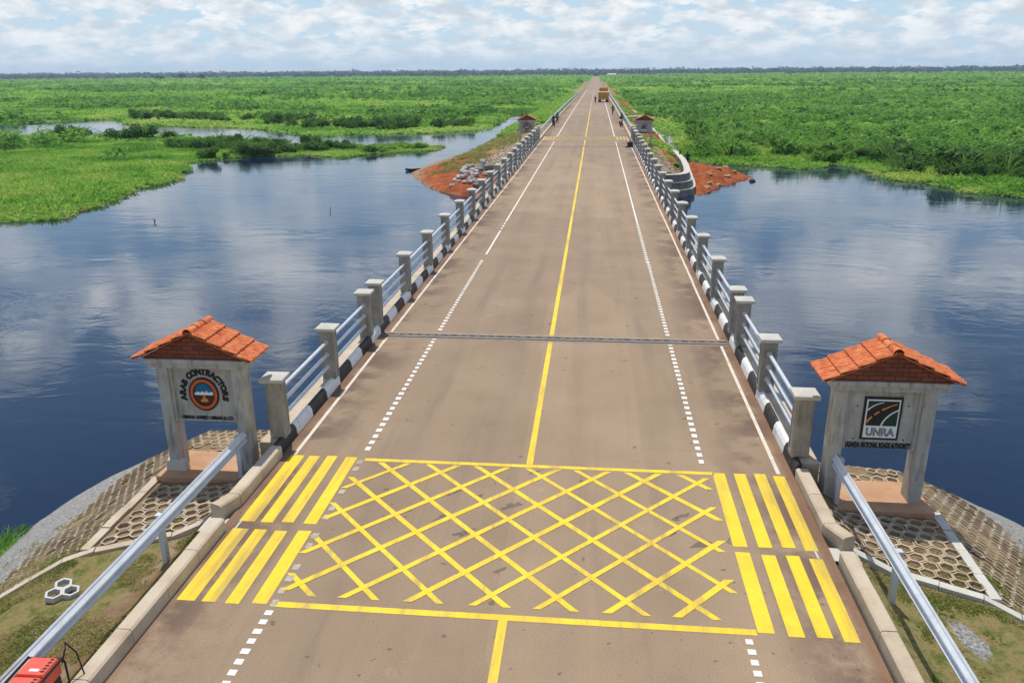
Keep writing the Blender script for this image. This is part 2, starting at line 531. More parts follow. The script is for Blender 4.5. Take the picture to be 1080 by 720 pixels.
# ------------------------------------------------------------------ mesh helpers
class MB:
    def __init__(self):
        self.v, self.f, self.m = [], [], []

    def add(self, verts, faces, mat=0, M=None):
        o = len(self.v)
        if M is not None:
            verts = [tuple(M @ Vector(p)) for p in verts]
        self.v.extend([tuple(p) for p in verts])
        self.f.extend([tuple(o + i for i in f) for f in faces])
        self.m.extend([mat] * len(faces))

    def box(self, x0, x1, y0, y1, z0, z1, mat=0, M=None, bev=0.0):
        if bev > 0:
            b = bev
            # chamfered upper and side edges
            self.loft([[(x0 + b, y0, z0), (x1 - b, y0, z0), (x1, y0 + b, z0), (x1, y1 - b, z0), (x1 - b, y1, z0), (x0 + b, y1, z0), (x0, y1 - b, z0), (x0, y0 + b, z0)],
                       [(x0 + b, y0, z1 - b), (x1 - b, y0, z1 - b), (x1, y0 + b, z1 - b), (x1, y1 - b, z1 - b), (x1 - b, y1, z1 - b), (x0 + b, y1, z1 - b), (x0, y1 - b, z1 - b), (x0, y0 + b, z1 - b)],
                       [(x0 + 2 * b, y0 + b, z1), (x1 - 2 * b, y0 + b, z1), (x1 - b, y0 + 2 * b, z1), (x1 - b, y1 - 2 * b, z1), (x1 - 2 * b, y1 - b, z1), (x0 + 2 * b, y1 - b, z1), (x0 + b, y1 - 2 * b, z1), (x0 + b, y0 + 2 * b, z1)]], mat, M)
            return
        self.add([(x0, y0, z0), (x1, y0, z0), (x1, y1, z0), (x0, y1, z0), (x0, y0, z1), (x1, y0, z1), (x1, y1, z1), (x0, y1, z1)],
                 [(3, 2, 1, 0), (4, 5, 6, 7), (0, 1, 5, 4), (1, 2, 6, 5), (2, 3, 7, 6), (3, 0, 4, 7)], mat, M)

    def loft(self, rings, mat=0, M=None, caps=True):
        k = len(rings[0])
        v, f = [], []
        for r in rings:
            v.extend(r)
        for i in range(len(rings) - 1):
            for j in range(k):
                a, b = i * k + j, i * k + (j + 1) % k
                f.append((a, b, b + k, a + k))
        if caps:
            f.append(tuple(reversed(range(k))))
            f.append(tuple(range((len(rings) - 1) * k, len(rings) * k)))
        self.add(v, f, mat, M)

    def tube(self, pts, r, n=10, mat=0, M=None):
        pts = [Vector(p) for p in pts]
        rr = r if isinstance(r, (list, tuple)) else [r] * len(pts)
        rings = []
        for i, p in enumerate(pts):
            d = (pts[min(i + 1, len(pts) - 1)] - pts[max(i - 1, 0)]).normalized()
            a = Vector((0, 0, 1)) if abs(d.z) < 0.9 else Vector((1, 0, 0))
            s = d.cross(a).normalized()
            u = s.cross(d)
            rings.append([tuple(p + rr[i] * (math.cos(2 * PI * k / n) * s + math.sin(2 * PI * k / n) * u)) for k in range(n)])
        self.loft(rings, mat, M)

    def sweep(self, prof, ys, zf, mat=0):
        """profile [(x,z)] closed, extruded along Y at stations ys, raised by zf(y)"""
        self.loft([[(x, y, z + zf(y)) for x, z in prof] for y in ys], mat)

    def build(self, name, mats, parent=None, smooth=False):
        me = bpy.data.meshes.new(name)
        me.from_pydata(self.v, [], self.f)
        if not isinstance(mats, (list, tuple)):
            mats = [mats]
        for k in mats:
            me.materials.append(MATS[k])
        if len(mats) > 1:
            me.polygons.foreach_set("material_index", self.m)
        if smooth:
            me.polygons.foreach_set("use_smooth", [True] * len(me.polygons))
        me.update()
        o = bpy.data.objects.new(name, me)
        col.objects.link(o)
        if parent is not None:
            o.parent = parent
        return o


def thing(name, label, cat, loc=(0, 0, 0), rz=0.0, group=None):
    o = bpy.data.objects.new(name, None)
    col.objects.link(o)
    o.empty_display_size = 0.3
    o.location = loc
    o.rotation_euler = (0, 0, rz)
    return tag(o, label, cat, group)


def tag(o, label, cat, group=None):
    o["label"] = label
    o["category"] = cat
    if group:
        o["group"] = group
    return o


def structure(o):
    o["kind"] = "structure"
    return o


def stuff(o, label=None, cat=None):
    o["kind"] = "stuff"
    if label:
        o["label"] = label
        o["category"] = cat
    return o


def copy_tree(o, parent=None):
    c = o.copy()
    col.objects.link(c)
    c.parent = parent
    for ch in list(o.children):
        copy_tree(ch, c)
    return c


def np_mesh(name, verts, faces, mat, parent=None, attrs=None, smooth=False):
    """fast mesh from numpy arrays; faces (M,k)"""
    me = bpy.data.meshes.new(name)
    k = faces.shape[1]
    me.vertices.add(len(verts))
    me.vertices.foreach_set("co", np.ascontiguousarray(verts, dtype=np.float32).ravel())
    me.loops.add(faces.size)
    me.loops.foreach_set("vertex_index", np.ascontiguousarray(faces, dtype=np.int32).ravel())
    me.polygons.add(len(faces))
    me.polygons.foreach_set("loop_start", np.arange(0, faces.size, k, dtype=np.int32))
    me.polygons.foreach_set("loop_total", np.full(len(faces), k, dtype=np.int32))
    if smooth:
        me.polygons.foreach_set("use_smooth", np.ones(len(faces), dtype=bool))
    me.update(calc_edges=True)
    for an, (ty, data) in (attrs or {}).items():
        a = me.attributes.new(an, ty, "POINT")
        a.data.foreach_set("color" if ty == "FLOAT_COLOR" else "value", np.ascontiguousarray(data, dtype=np.float32).ravel())
    me.materials.append(MATS[mat])
    o = bpy.data.objects.new(name, me)
    col.objects.link(o)
    if parent is not None:
        o.parent = parent
    return o


def grid(xs, ys, zf):
    X, Y = np.meshgrid(xs, ys)
    Z = zf(X, Y)
    v = np.stack([X.ravel(), Y.ravel(), Z.ravel()], 1)
    nx, ny = len(xs), len(ys)
    i = np.arange(nx * ny).reshape(ny, nx)
    f = np.stack([i[:-1, :-1].ravel(), i[:-1, 1:].ravel(), i[1:, 1:].ravel(), i[1:, :-1].ravel()], 1)
    return v, f


def vnoise(x, y, seed=0):
    """smooth value noise in numpy, 0..1"""
    xi, yi = np.floor(x).astype(np.int64), np.floor(y).astype(np.int64)
    fx, fy = x - xi, y - yi
    fx = fx * fx * (3 - 2 * fx)
    fy = fy * fy * (3 - 2 * fy)

    def h(a, b):
        n = (a * 374761393 + b * 668265263 + seed * 982451653) & 0x7FFFFFFF
        n = ((n ^ (n >> 13)) * 1274126177) & 0x7FFFFFFF
        return ((n ^ (n >> 16)) & 0xFFFF) / 65535.0
    return (h(xi, yi) * (1 - fx) + h(xi + 1, yi) * fx) * (1 - fy) + (h(xi, yi + 1) * (1 - fx) + h(xi + 1, yi + 1) * fx) * fy


def fbm(x, y, seed=0, oct=4):
    s, a, t = 0, 1.0, 0
    for k in range(oct):
        s = s + a * vnoise(x * 2 ** k, y * 2 ** k, seed + k)
        t += a
        a *= 0.5
    return s / t


def smooth01(t):
    t = np.clip(t, 0, 1)
    return t * t * (3 - 2 * t)


WATER_Z = -3.0


def road_z(y):
    return -1.2 * smooth01((np.asarray(y, dtype=float) - 120.0) / 300.0)


def rz(y):
    return float(road_z(y))


# ------------------------------------------------------------------ river, marsh, road bed
v, f = grid(np.array([-9000.0, 9000.0]), np.array([-2000.0, 9000.0]), lambda X, Y: X * 0 + WATER_Z)
structure(np_mesh("river_water", v, f, "river_water"))

WATER_POLYS = [np.array(p, dtype=float) for p in (
    [(-400, -300), (-400, 36), (-200, 40), (-90, 46), (-60, 52), (-43.9, 56.3), (-40.6, 58.5), (-40.5, 63.1), (-41.7, 69.4), (-42.7, 74.3), (-43.6, 83), (-45.6, 88.1), (-49.2, 96.8),
     (-46.8, 102.5), (-43.6, 106.3), (-37.1, 108.5), (-32, 104.1), (-30.6, 108), (-24.7, 112.5), (-20.9, 115), (-21.5, 120.5), (-28.6, 122), (-36.6, 120.5), (-41, 119.5), (-45, 122),
     (-52.4, 128), (-62, 136), (-72, 139), (-84, 141), (-95, 142), (-105, 141), (-119, 136), (-160, 130), (-170, 172), (-133, 178), (-119, 196), (-105, 178), (-94.7, 171), (-84, 166), (-73, 164),
     (-62, 156), (-52, 145), (-47.2, 140), (-41.7, 147), (-30.2, 147), (-22.7, 153), (-20.1, 159), (-20.8, 193), (-21.8, 209), (-18.8, 214), (-15, 208), (-8, 190), (0, 160), (0, 103), (10, 105), (13.2, 103),
     (14.7, 97.3), (19.6, 96.4), (22.2, 96.1), (25.2, 94.8), (28.9, 98.3), (30.1, 96.4), (30.4, 87.7), (32.4, 82.6), (34, 78), (34.3, 74.5), (38.4, 73.8), (48, 70), (75, 62), (200, 52), (400, 50), (400, -300)],
    [(10, 117), (13, 116), (14.6, 127), (14, 146), (12, 158), (9, 150)],
    [(-76, 255), (-60, 251), (-57, 260), (-72, 268)], [(-52, 250), (-44, 249), (-44, 256), (-52, 257)],
    [(57, 150), (62, 148), (63.5, 160), (58, 163)],
    [(20, 111), (23, 110), (24, 113), (21, 114)],
    [(-26, 300), (-21, 290), (-18, 330), (-22, 345)])]


def signed_water(px, py):
    """>0 on land (distance to the nearest shore), <0 on water"""
    px, py = np.asarray(px, float), np.asarray(py, float)
    dmin = np.full(px.shape, 1e9)
    inside = np.zeros(px.shape, bool)
    for poly in WATER_POLYS:
        ins = np.zeros(px.shape, bool)
        n = len(poly)
        for i in range(n):
            ax, ay = poly[i]
            bx, by = poly[(i + 1) % n]
            dx, dy = bx - ax, by - ay
            t = np.clip(((px - ax) * dx + (py - ay) * dy) / (dx * dx + dy * dy), 0, 1)
            dmin = np.minimum(dmin, np.hypot(px - ax - t * dx, py - ay - t * dy))
            if ay != by:
                c = ((ay > py) != (by > py)) & (px < (bx - ax) * (py - ay) / (by - ay) + ax)
                ins ^= c
        inside |= ins
    return np.where(inside, -dmin, dmin)


def shore(px, py):
    wob = (fbm(px * 0.28, py * 0.28, 5, 4) - 0.5) * np.where(py > 100, 2.6, 5.0)
    return signed_water(px, py) + wob * np.clip((py - 30) / 60, 0.4, 1.0)


def marsh_z(px, py, s=None):
    s = shore(px, py) if s is None else s
    return np.where(s > 0, WATER_Z + 0.03 + np.clip(s * 0.12, 0, 0.22), WATER_Z + np.clip(s * 0.4, -1.0, -0.02))


xs = np.arange(-190, 150.1, 1.0)
ys = np.arange(34, 350.1, 1.0)
v, f = grid(xs, ys, marsh_z)
structure(np_mesh("marsh_ground", v, f, "marsh_soil", smooth=True))
# the flood plain beyond, one coarse sheet to the horizon (a ring around the fine sheet)
xo = np.array([-9000, -4000, -2000, -1000, -600, -400, -290, -190.0])
xi = np.array([-190.0, 150.0])
xr = np.array([150.0, 250, 400, 700, 1200, 2000, 4000, 9000])
yf = np.array([350.0, 450, 600, 900, 1400, 2200, 4000, 9000])
VV, FF, k = [], [], 0
for gx_, gy_ in ((xo, np.array([34.0, 350.0])), (xr, np.array([34.0, 350.0])), (np.concatenate([xo, xr]), yf)):
    v, f = grid(gx_, gy_, lambda X, Y: X * 0 + WATER_Z + 0.25)
    VV.append(v)
    FF.append(f + k)
    k += len(v)
structure(np_mesh("flood_plain_ground", np.concatenate(VV), np.concatenate(FF), "marsh_soil"))

# ---- near embankment (both sides of the approach)
EX, EY = 7.75, 16.0


def near_z(X, Y):
    ax = np.abs(X)
    top = -0.12 - 0.30 * smooth01((ax - 5.45) / 0.9) - 0.05 * np.clip(ax - 6.3, 0, 1.4)
    d = np.hypot(np.maximum(ax - EX - 0.12 * (X < 0), 0), np.maximum(Y - EY - 0.65 * (X < 0), 0))
    z = top - 0.54 * d
    z = z + (fbm(X * 1.3, Y * 1.3, 21, 3) - 0.5) * 0.07 * np.clip((ax - 5.6) * 2, 0, 1)
    z = np.where(ax < 5.4, np.minimum(z, -0.15), z)
    return np.maximum(z, -4.2)


def low_edge_y(ax):
    """line of the edging kerb that closes the paved cone towards the camera"""
    return np.where(ax < 7.7, 12.35 - (ax - 5.7) * 0.42, 11.51 - (ax - 7.7) * 0.33)


xs = np.concatenate([np.arange(-16, -5.2, 0.16), np.arange(-5, 5.1, 1.0), np.arange(5.2, 16.01, 0.16)])
ys = np.concatenate([np.arange(-40, 0, 1.5), np.arange(0, 25.01, 0.16)])
v, f = grid(xs, ys, near_z)
ax_, y_, z_ = np.abs(v[:, 0]), v[:, 1], v[:, 2]
paved = y_ > low_edge_y(ax_)
grav = smooth01((-1.62 - z_) / 0.20)
grav = np.maximum(grav, 0.95 * np.exp(-(((v[:, 0] - 6.95) / 0.22) ** 2 + ((y_ - 10.5 + (v[:, 0] - 6.95) * 1.0) / 0.55) ** 2)))
grass = np.where(paved, 0.28, 0.80) * (1 - 0.6 * np.exp(-((ax_ - 6.15) / 0.3) ** 2) * (v[:, 0] < 0)) * (z_ > -2.3)
red = np.where(paved, 0.20, 0.30) + 0.55 * np.exp(-((ax_ - 5.75) / 0.22) ** 2) * (~paved)
zone = np.stack([red, grass, grav, np.ones_like(red)], 1)
structure(np_mesh("near_embankment", v, f, "embankment_soil", attrs={"zone": ("FLOAT_COLOR", zone)}, smooth=True))

# ---- far embankment
LTOE = ([60, 70, 71.6, 75, 83, 89, 93, 110, 126, 163, 205, 300, 420, 1500], [5.0, 7.0, 10.4, 13.7, 17.7, 19.2, 19.0, 17.0, 15.8, 15.3, 14.8, 14.0, 12.5, 11.5])
RTOE = ([60, 70, 73, 77, 90, 110, 130, 160, 240, 420, 1500], [5.0, 8.5, 10.0, 10.6, 11.6, 12.2, 12.4, 12.6, 12.6, 12.0, 11.0])


def far_z(X, Y):
    toe = np.where(X < 0, np.interp(Y, *LTOE), np.interp(Y, *RTOE))
    ax = np.abs(X)
    r = road_z(Y)
    shoulder = 6.6
    t = (ax - shoulder) / np.maximum(toe - shoulder, 0.6)
    side = np.where(t < 1, (r - 0.30) + (WATER_Z - r + 0.30) * np.clip(t, 0, 1) ** 1.15, WATER_Z - (ax - toe) * 0.5)
    front = WATER_Z + (Y - 71.0) * 0.19
    front = np.where(X > 2.5, np.where(Y > 72.9, WATER_Z + 1.70 + (Y - 71.5) * 0.085, -4.5), front)     # held up by the stepped wall on the right
    z = np.minimum(side, np.minimum(front, r - 0.30))
    z = z + ((fbm(X * 0.7, Y * 0.7, 33, 4) - 0.5) * 0.40 + (fbm(X * 2.3, Y * 2.3, 35, 3) - 0.5) * 0.30) * np.clip((ax - 7) / 2, 0, 1)
    z = np.where(Y < 71.0, -4.5, z)
    return np.clip(z, -4.5, None)


xs = np.concatenate([np.arange(-24, -6, 0.45), np.arange(-6, 6.1, 2.0), np.arange(6.4, 16.1, 0.4)])
ys = np.concatenate([np.arange(69, 130, 0.5), np.arange(130, 300, 2.0), np.arange(300, 1500.1, 20.0)])
v, f = grid(xs, ys, far_z)
X_, Y_, Z_ = v.T
hz_ = (Z_ - WATER_Z) / 2.7
redL = (X_ < 0) * smooth01((150 - Y_) / 60) * (0.42 + 0.75 * np.exp(-((Z_ + 2.0 - 0.6 * smooth01((Y_ - 76) / 20)) / 0.75) ** 2))
redR = (X_ > 0) * smooth01((Y_ - 98) / 10) * smooth01((300 - Y_) / 60) * (0.35 + 0.85 * smooth01((X_ - 7.2) / 1.2) * smooth01((12.2 - X_) / 1.0))
redR = np.maximum(redR, (X_ > 0) * np.exp(-((X_ - 9.6) / 1.1) ** 2) * (Y_ > 84) * 0.8)
grassF = np.where(X_ < 0, 0.30 * smooth01((Y_ - 80) / 20) + smooth01((Y_ - 118) / 40) * 0.65, np.where(Y_ < 112, 0.72, 0.30 + 0.6 * smooth01((Y_ - 250) / 80)))
upL = (X_ < 0) * smooth01((Z_ + 2.35) / 0.6) * smooth01((Y_ - 84) / 9)
redL = redL * (1 - 0.45 * upL)
grassF = np.where(X_ < 0, np.maximum(grassF, 0.62 * upL), grassF)
grassF = grassF * (1 - 0.8 * np.clip(np.maximum(redL, redR), 0, 1))
zone = np.stack([np.maximum(redL, redR), grassF, 0 * X_, X_ * 0 + 1], 1)
structure(np_mesh("far_embankment", v, f, "embankment_soil", attrs={"zone": ("FLOAT_COLOR", zone)}, smooth=True))

# red earth spit beside the stepped wall
pts = np.array([(10.2, 72.5), (13.5, 79.5), (17.6, 86.6), (15.0, 90.5), (12.0, 97), (10.4, 97)])


def spit_z(X, Y):
    d = np.full(X.shape, 1e9)
    ins = np.zeros(X.shape, bool)
    for i in range(len(pts)):
        a, b = pts[i], pts[(i + 1) % len(pts)]
        e = b - a
        t = np.clip(((X - a[0]) * e[0] + (Y - a[1]) * e[1]) / (e @ e), 0, 1)
        d = np.minimum(d, np.hypot(X - a[0] - t * e[0], Y - a[1] - t * e[1]))
        ins ^= ((a[1] > Y) != (b[1] > Y)) & (X < e[0] * (Y - a[1]) / (e[1] if e[1] else 1e-9) + a[0])
    s = np.where(ins, d, -d) + (fbm(X * 0.9, Y * 0.9, 3, 3) - 0.5) * 1.4
    return WATER_Z + np.clip(s * 0.42, -1.0, 0.95) + (fbm(X * 2.1, Y * 2.1, 9, 3) - 0.45) * 0.45 * np.clip(s, 0, 1)


v, f = grid(np.arange(9.6, 20, 0.25), np.arange(70, 100, 0.35), spit_z)
zone = np.stack([np.ones(len(v)), np.zeros(len(v)), np.zeros(len(v)), np.ones(len(v))], 1)
structure(np_mesh("red_earth_spit", v, f, "embankment_soil", attrs={"zone": ("FLOAT_COLOR", zone)}))

# ---- road sheet
xs = np.array([-5.27, -5.0, -3.5, -1.75, 0, 1.75, 3.5, 5.0, 5.27])
ys = np.concatenate([np.array([-60.0, -20, 0, 15, 23, 55, 87, 100]), np.arange(110, 430, 10.0), np.array([500.0, 700, 900, 1100, 1350])])
v, f = grid(xs, ys, lambda X, Y: road_z(Y))
structure(np_mesh("road", v, f, "asphalt"))
# hard shoulder soil either side under the guard rails, far approach only
# ---- road markings
ZL = 0.004


def quad(mb, pts2, z=ZL, mat=0):
    mb.add([(x, y, z + rz(y)) for x, y in pts2], [tuple(range(len(pts2)))], mat)


def rect(mb, x0, x1, y0, y1, z=ZL, mat=0):
    n = max(1, int((y1 - y0) / 10) if y1 > 100 else 1)
    for i in range(n):
        a, b = y0 + (y1 - y0) * i / n, y0 + (y1 - y0) * (i + 1) / n
        quad(mb, [(x0, a), (x1, a), (x1, b), (x0, b)], z, mat)


def hatch_box(mb, y0):
    """yellow box with crossed lines; y0 = its near edge (4.9 m deep)"""
    rect(mb, -3.55, 3.66, y0, y0 + 0.13)
    rect(mb, -3.45, 3.70, y0 + 4.80, y0 + 4.92)
    yl, yh, xm = y0 + 0.30, y0 + 4.76, 3.58
    for fam, base in ((-1, -3.10), (1, -2.47)):
        for k in range(-6, 13):
            x0 = base + 1.02 * k
            # point at yh is x0; direction: going down in y moves x by -fam*0.94*dy
            pts_ = []
            N_ = 40
            for i in range(N_ + 1):
                y = yh + (yl - yh) * i / N_
                x = x0 - fam * 0.935 * (yh - y)
                pts_.append((x, y))
            ins = [p for p in pts_ if abs(p[0]) <= xm]
            if len(ins) < 3:
                continue
            a, b = ins[0], ins[-1]
            w = 0.071 * random.uniform(0.85, 1.12)
            j = [random.uniform(-0.03, 0.03) for _ in range(2)]
            quad(mb, [(a[0] - w + j[0], a[1]), (a[0] + w + j[0], a[1]), (b[0] + w + j[1], b[1]), (b[0] - w + j[1], b[1])], ZL + (0.003 if fam > 0 else 0.0))


def zebra(mb, y0):
    for (a, b) in ((y0 - 0.02, y0 + 2.02), (y0 + 2.25, y0 + 4.87)):
        for x0, w in ((-5.06, 0.29), (-4.66, 0.23), (-4.28, 0.22), (-3.87, 0.24), (3.68, 0.24), (4.10, 0.23), (4.50, 0.22), (4.86, 0.22)):
            o = random.uniform(-0.05, 0.05)
            rect(mb, x0, x0 + w, a + o, b + o)


mb = MB()
hatch_box(mb, 9.73)
zebra(mb, 9.77)
for y0, y1 in ((-20, 9.73), (14.66, 22.51), (23.13, 87.3), (88.6, 95.8)):
    rect(mb, -0.066, 0.066, y0, y1)
rect(mb, -0.07, 0.07, 100.8, 164)
structure(mb.build("yellow_road_marking", "yellow_paint"))
mb = MB()
hatch_box(mb, 95.85)
zebra(mb, 95.9)
surf("dusty_yellow_paint", [(0.50, 0.35, 0.09), (0.62, 0.45, 0.14)], 1.5, 6, 0.7, extra=worn)
structure(mb.build("far_yellow_road_marking", "dusty_yellow_paint"))
mb = MB()
faded = MB()
for s in (-1, 1):
    y = -10.0
    while y < 33.2:
        p = 0.21 if y < 9.6 else 0.31
        if not (9.7 < y < 14.75) or (s < 0 and random.random() < 0.6):
            w = 0.060 * random.uniform(0.85, 1.1)
            x = s * 3.52
            if not (22.6 < y < 23.1):
                rect(faded if 9.7 < y < 14.75 else mb, x - w, x + w, y, y + p * 0.52, 0.0055)
        y += p
    sw = 34.3 if s < 0 else 42.5
    if s > 0:
        y = 33.2
        while y < sw:
            rect(mb, s * 3.5 - 0.07, s * 3.5 + 0.07, y, y + 0.22)
            y += 0.45
    rect(mb, s * 3.5 - 0.04, s * 3.5 + 0.04, sw, 39.9 if s < 0 else 94)
    if s < 0:
        for y in (40.3, 41.0, 41.7):
            rect(mb, -3.55, -3.45, y, y + 0.35)
        rect(mb, -3.54, -3.46, 42.4, 94)
    rect(mb, s * 3.5 - 0.055, s * 3.5 + 0.055, 101, 420)
y = 166
while y < 700:
    rect(mb, -0.08, 0.08, y, y + 3)
    y += 9
rect(mb, -2.9, 2.9, 87.55, 87.75)
structure(mb.build("white_road_marking", "white_paint"))
surf("faded_paint", [(0.30, 0.235, 0.17), (0.50, 0.44, 0.37)], 7, 6, 0.8, extra=worn_w)
structure(faded.build("faded_road_marking", "faded_paint"))
mb = MB()
for s in (-1, 1):
    for y0, y1 in ((14.68, 21.2), (21.24, 29.8), (29.84, 44), (44.05, 62), (62.04, 87), (87.3, 95.5)):
        j = random.uniform(-0.015, 0.015)
        rect(mb, s * 5.0 - 0.040 + j, s * 5.0 + 0.040 + j, y0, y1)
structure(mb.build("edge_line_marking", "edge_line_paint"))
# dark primer and damp smudges beside the hatch lines
mb = MB()
for (x, y, w, h, a) in ((-2.2, 12.6, .30, .10, .7), (-1.4, 12.5, .34, .12, .7), (-0.95, 12.0, .40, .14, .7), (-0.2, 13.0, .36, .13, .7), (-1.35, 13.4, .3, .09, .7), (-0.75, 14.2, .28, .09, .7),
                        (0.15, 14.35, .26, .08, .7), (1.1, 14.0, .22, .08, -.7), (-0.2, 10.95, .24, .07, .7), (2.9, 12.9, .3, .1, .7), (3.15, 12.0, .34, .12, .7), (3.35, 10.9, .26, .08, .7),
                        (2.65, 12.3, .24, .08, .7), (-0.85, 13.3, .22, .07, .7)):
    ca, sa = math.cos(a), math.sin(a)
    ring = []
    for k in range(14):
        t = 2 * PI * k / 14
        r = random.uniform(0.35, 1.15)
        px, py = math.cos(t) * w * r * 0.72, math.sin(t) * h * r * 0.8
        ring.append((x + ca * px - sa * py, y + sa * px + ca * py))
    quad(mb, ring, 0.002)
structure(mb.build("road_stain", "rubber"))
bpy.data.objects["road_stain"].data.materials[0] = surf("damp_stain", [(0.085, 0.068, 0.052), (0.22, 0.16, 0.11)], 14, 6, 0.8)

# expansion joints: paler nosing strips with a dark toothed gap
mb = MB()
for y0 in (22.52, 87.32):
    for (a, b, z, m) in ((0.0, 0.09, 0.006, 0), (0.092, 0.20, 0.0045, 1), (0.202, 0.30, 0.0065, 0), (0.302, 0.46, 0.0045, 1), (0.462, 0.60, 0.006, 0)):
        mb.box(-5.2, 5.2, y0 + a, y0 + b, -0.05, z, m)
    x = -5.1
    while x < 5.1:
        w = random.uniform(0.10, 0.19)
        mb.box(x, x + w, y0 + 0.36, y0 + 0.40, 0.0, 0.0075, 0)
        x += random.uniform(0.24, 0.32)
surf("joint_nosing", [(0.24, 0.19, 0.145), (0.34, 0.28, 0.22)], 3, 6, 0.85)
structure(mb.build("expansion_joint", ["joint_nosing", "joint_gap"]))


# ------------------------------------------------------------------ bridge
flat = lambda y: 0.0
br = thing("road_bridge", "long concrete road bridge carrying the brown carriageway over the river", "bridge", (0, 0, 0))
mb = MB()
mb.box(-5.75, 5.75, 14.9, 95.7, -0.75, -0.03)
mb.build("deck_slab", "concrete", br)
for x in (-4.2, -1.4, 1.4, 4.2):
    mb = MB()
    mb.loft([[(x - .35, y, -1.9), (x + .35, y, -1.9), (x + .35, y, -1.6), (x + .15, y, -1.4), (x + .15, y, -1.0), (x + .3, y, -0.752), (x - .3, y, -0.752), (x - .15, y, -1.0), (x - .15, y, -1.4), (x - .35, y, -1.6)] for y in (22.9, 87.5)])
    mb.build("girder", "concrete", br)
for y in (44.3, 66.0):
    mb = MB()
    mb.box(-5.0, 5.0, y - .6, y + .6, -2.6, -1.903, bev=0.06)
    for x in (-3.2, 0, 3.2):
        mb.tube([(x, y, -2.6), (x, y, -6)], 0.5, 18)
    mb.build("pier", "concrete", br)
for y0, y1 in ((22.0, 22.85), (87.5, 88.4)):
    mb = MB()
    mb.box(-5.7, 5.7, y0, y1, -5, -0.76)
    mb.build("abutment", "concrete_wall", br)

# painted kerbs: sloping precast sections, alternately black and white, on a concrete plinth
for s in (-1, 1):
    mb = MB()
    y = 14.62
    i = 0 if s < 0 else 0
    first = True
    while y < 95.6:
        L = 1.05 if not first else 1.02
        y1 = min(y + L, 95.6)
        r = 0.012
        ph = random.uniform(-0.008, 0.008)
        sec = [(5.275 + ph, 0.0), (5.295 + ph, 0.17), (5.335 + ph, 0.25), (5.40, 0.275), (5.40, -0.1), (5.275 + ph, -0.1)]
        if s < 0:
            sec = [(-x, z) for x, z in reversed(sec)]
        mb.loft([[(x, yy, z) for x, z in reversed(sec)] for yy in (y + r, y1 - r)], i % 2 if s < 0 else (i + 0) % 2)
        i += 1
        y = y1
        first = False
    mb.m = [1 - m for m in mb.m] if False else mb.m
    structure(mb.build("painted_kerb", ["kerb_black", "kerb_white"]))
    mb = MB()
    a, b = sorted((s * 5.402, s * 5.78))
    for y0, y1 in ((14.75, 22.55), (22.6, 87.85), (87.9, 95.6)):
        mb.box(a, b, y0, y1, -0.72, 0.235, bev=0.012)
    structure(mb.build("kerb_plinth", "concrete_tan"))

# railings: post and three-tube bays
POST_X = 5.445


def post_mesh():
    mb = MB()
    w, d = 0.165, 0.15
    # shaft with a shallow recessed panel on the road and approach faces
    mb.box(-w, w, -d, d, 0.236, 1.50, bev=0.012)
    for sx in (-1, 1):
        a, b = sorted((sx * (w + 0.001), sx * (w + 0.012)))
        for y0, y1, z0, z1 in ((-d + .012, -d + .05, 0.26, 1.48), (d - .05, d - .012, 0.26, 1.48), (-d + .05, d - .05, 1.40, 1.48), (-d + .05, d - .05, 0.26, 0.36)):
            mb.box(a, b, y0, y1, z0, z1)
    for sy in (-1, 1):
        a, b = sorted((sy * (d + 0.001), sy * (d + 0.010)))
        for x0, x1, z0, z1 in ((-w + .012, -w + .05, 0.26, 1.48), (w - .05, w - .012, 0.26, 1.48), (-w + .05, w - .05, 1.40, 1.48), (-w + .05, w - .05, 0.26, 0.36)):
            mb.box(x0, x1, a, b, z0, z1)
    return mb


def cap_mesh():
    mb = MB()
    def sq(h, z, hy=None):
        hy = hy or h
        return [(-h, -hy, z), (h, -hy, z), (h, hy, z), (-h, hy, z)]
    mb.loft([sq(.19, 1.50), sq(.245, 1.535), sq(.25, 1.60), sq(.235, 1.612), sq(.06, 1.665), sq(.05, 1.667)])
    return mb


proto_post = None


def railing(label, s, posts, ymin):
    global proto_post
    root = thing("bridge_railing", label, "railing", (s * POST_X, ymin, 0.0), 0, "post and tube railings of the bridge")
    for y in posts:
        if proto_post is None:
            p = post_mesh().build("post", "concrete", root)
            c = cap_mesh().build("cap", "concrete_cap", p)
            proto_post = p
        else:
            p = copy_tree(proto_post, root)
        p.location = (random.uniform(-.006, .006), y - ymin, 0)
        p.rotation_euler = (random.uniform(-.006, .006), random.uniform(-.006, .006), random.uniform(-.02, .02))
    for a, b in zip(posts[:-1], posts[1:]):
        for z in (0.58, 0.90, 1.22):
            mb = MB()
            ya, yb = a - ymin + 0.152, b - ymin - 0.152
            mb.tube([(0, ya, z), (0, yb, z)], 0.043, 12)
            for yy, q in ((ya, 1), (yb, -1)):
                mb.tube([(0, yy, z), (0, yy + q * 0.03, z)], 0.062, 12)
            mb.build("rail", "galvanised", root, smooth=False)


near_posts = [15.12, 18.6, 21.98]
mid_posts = [23.12 + 4.023 * i for i in range(17)]
far_posts = [88.6, 92.0, 95.4]
for s, w in ((-1, "left"), (1, "right")):
    side = "beside the round emblem board" if s < 0 else "beside the square road logo board"
    railing("short two-bay near railing of posts and tubes " + side, s, near_posts, near_posts[0])
    railing("long railing of capped concrete posts and steel tubes along the " + w + " edge over the river", s, mid_posts, mid_posts[0])
    railing("short far-end railing of concrete posts and tubes on the " + w + " of the distant crossing", s, far_posts, far_posts[0])

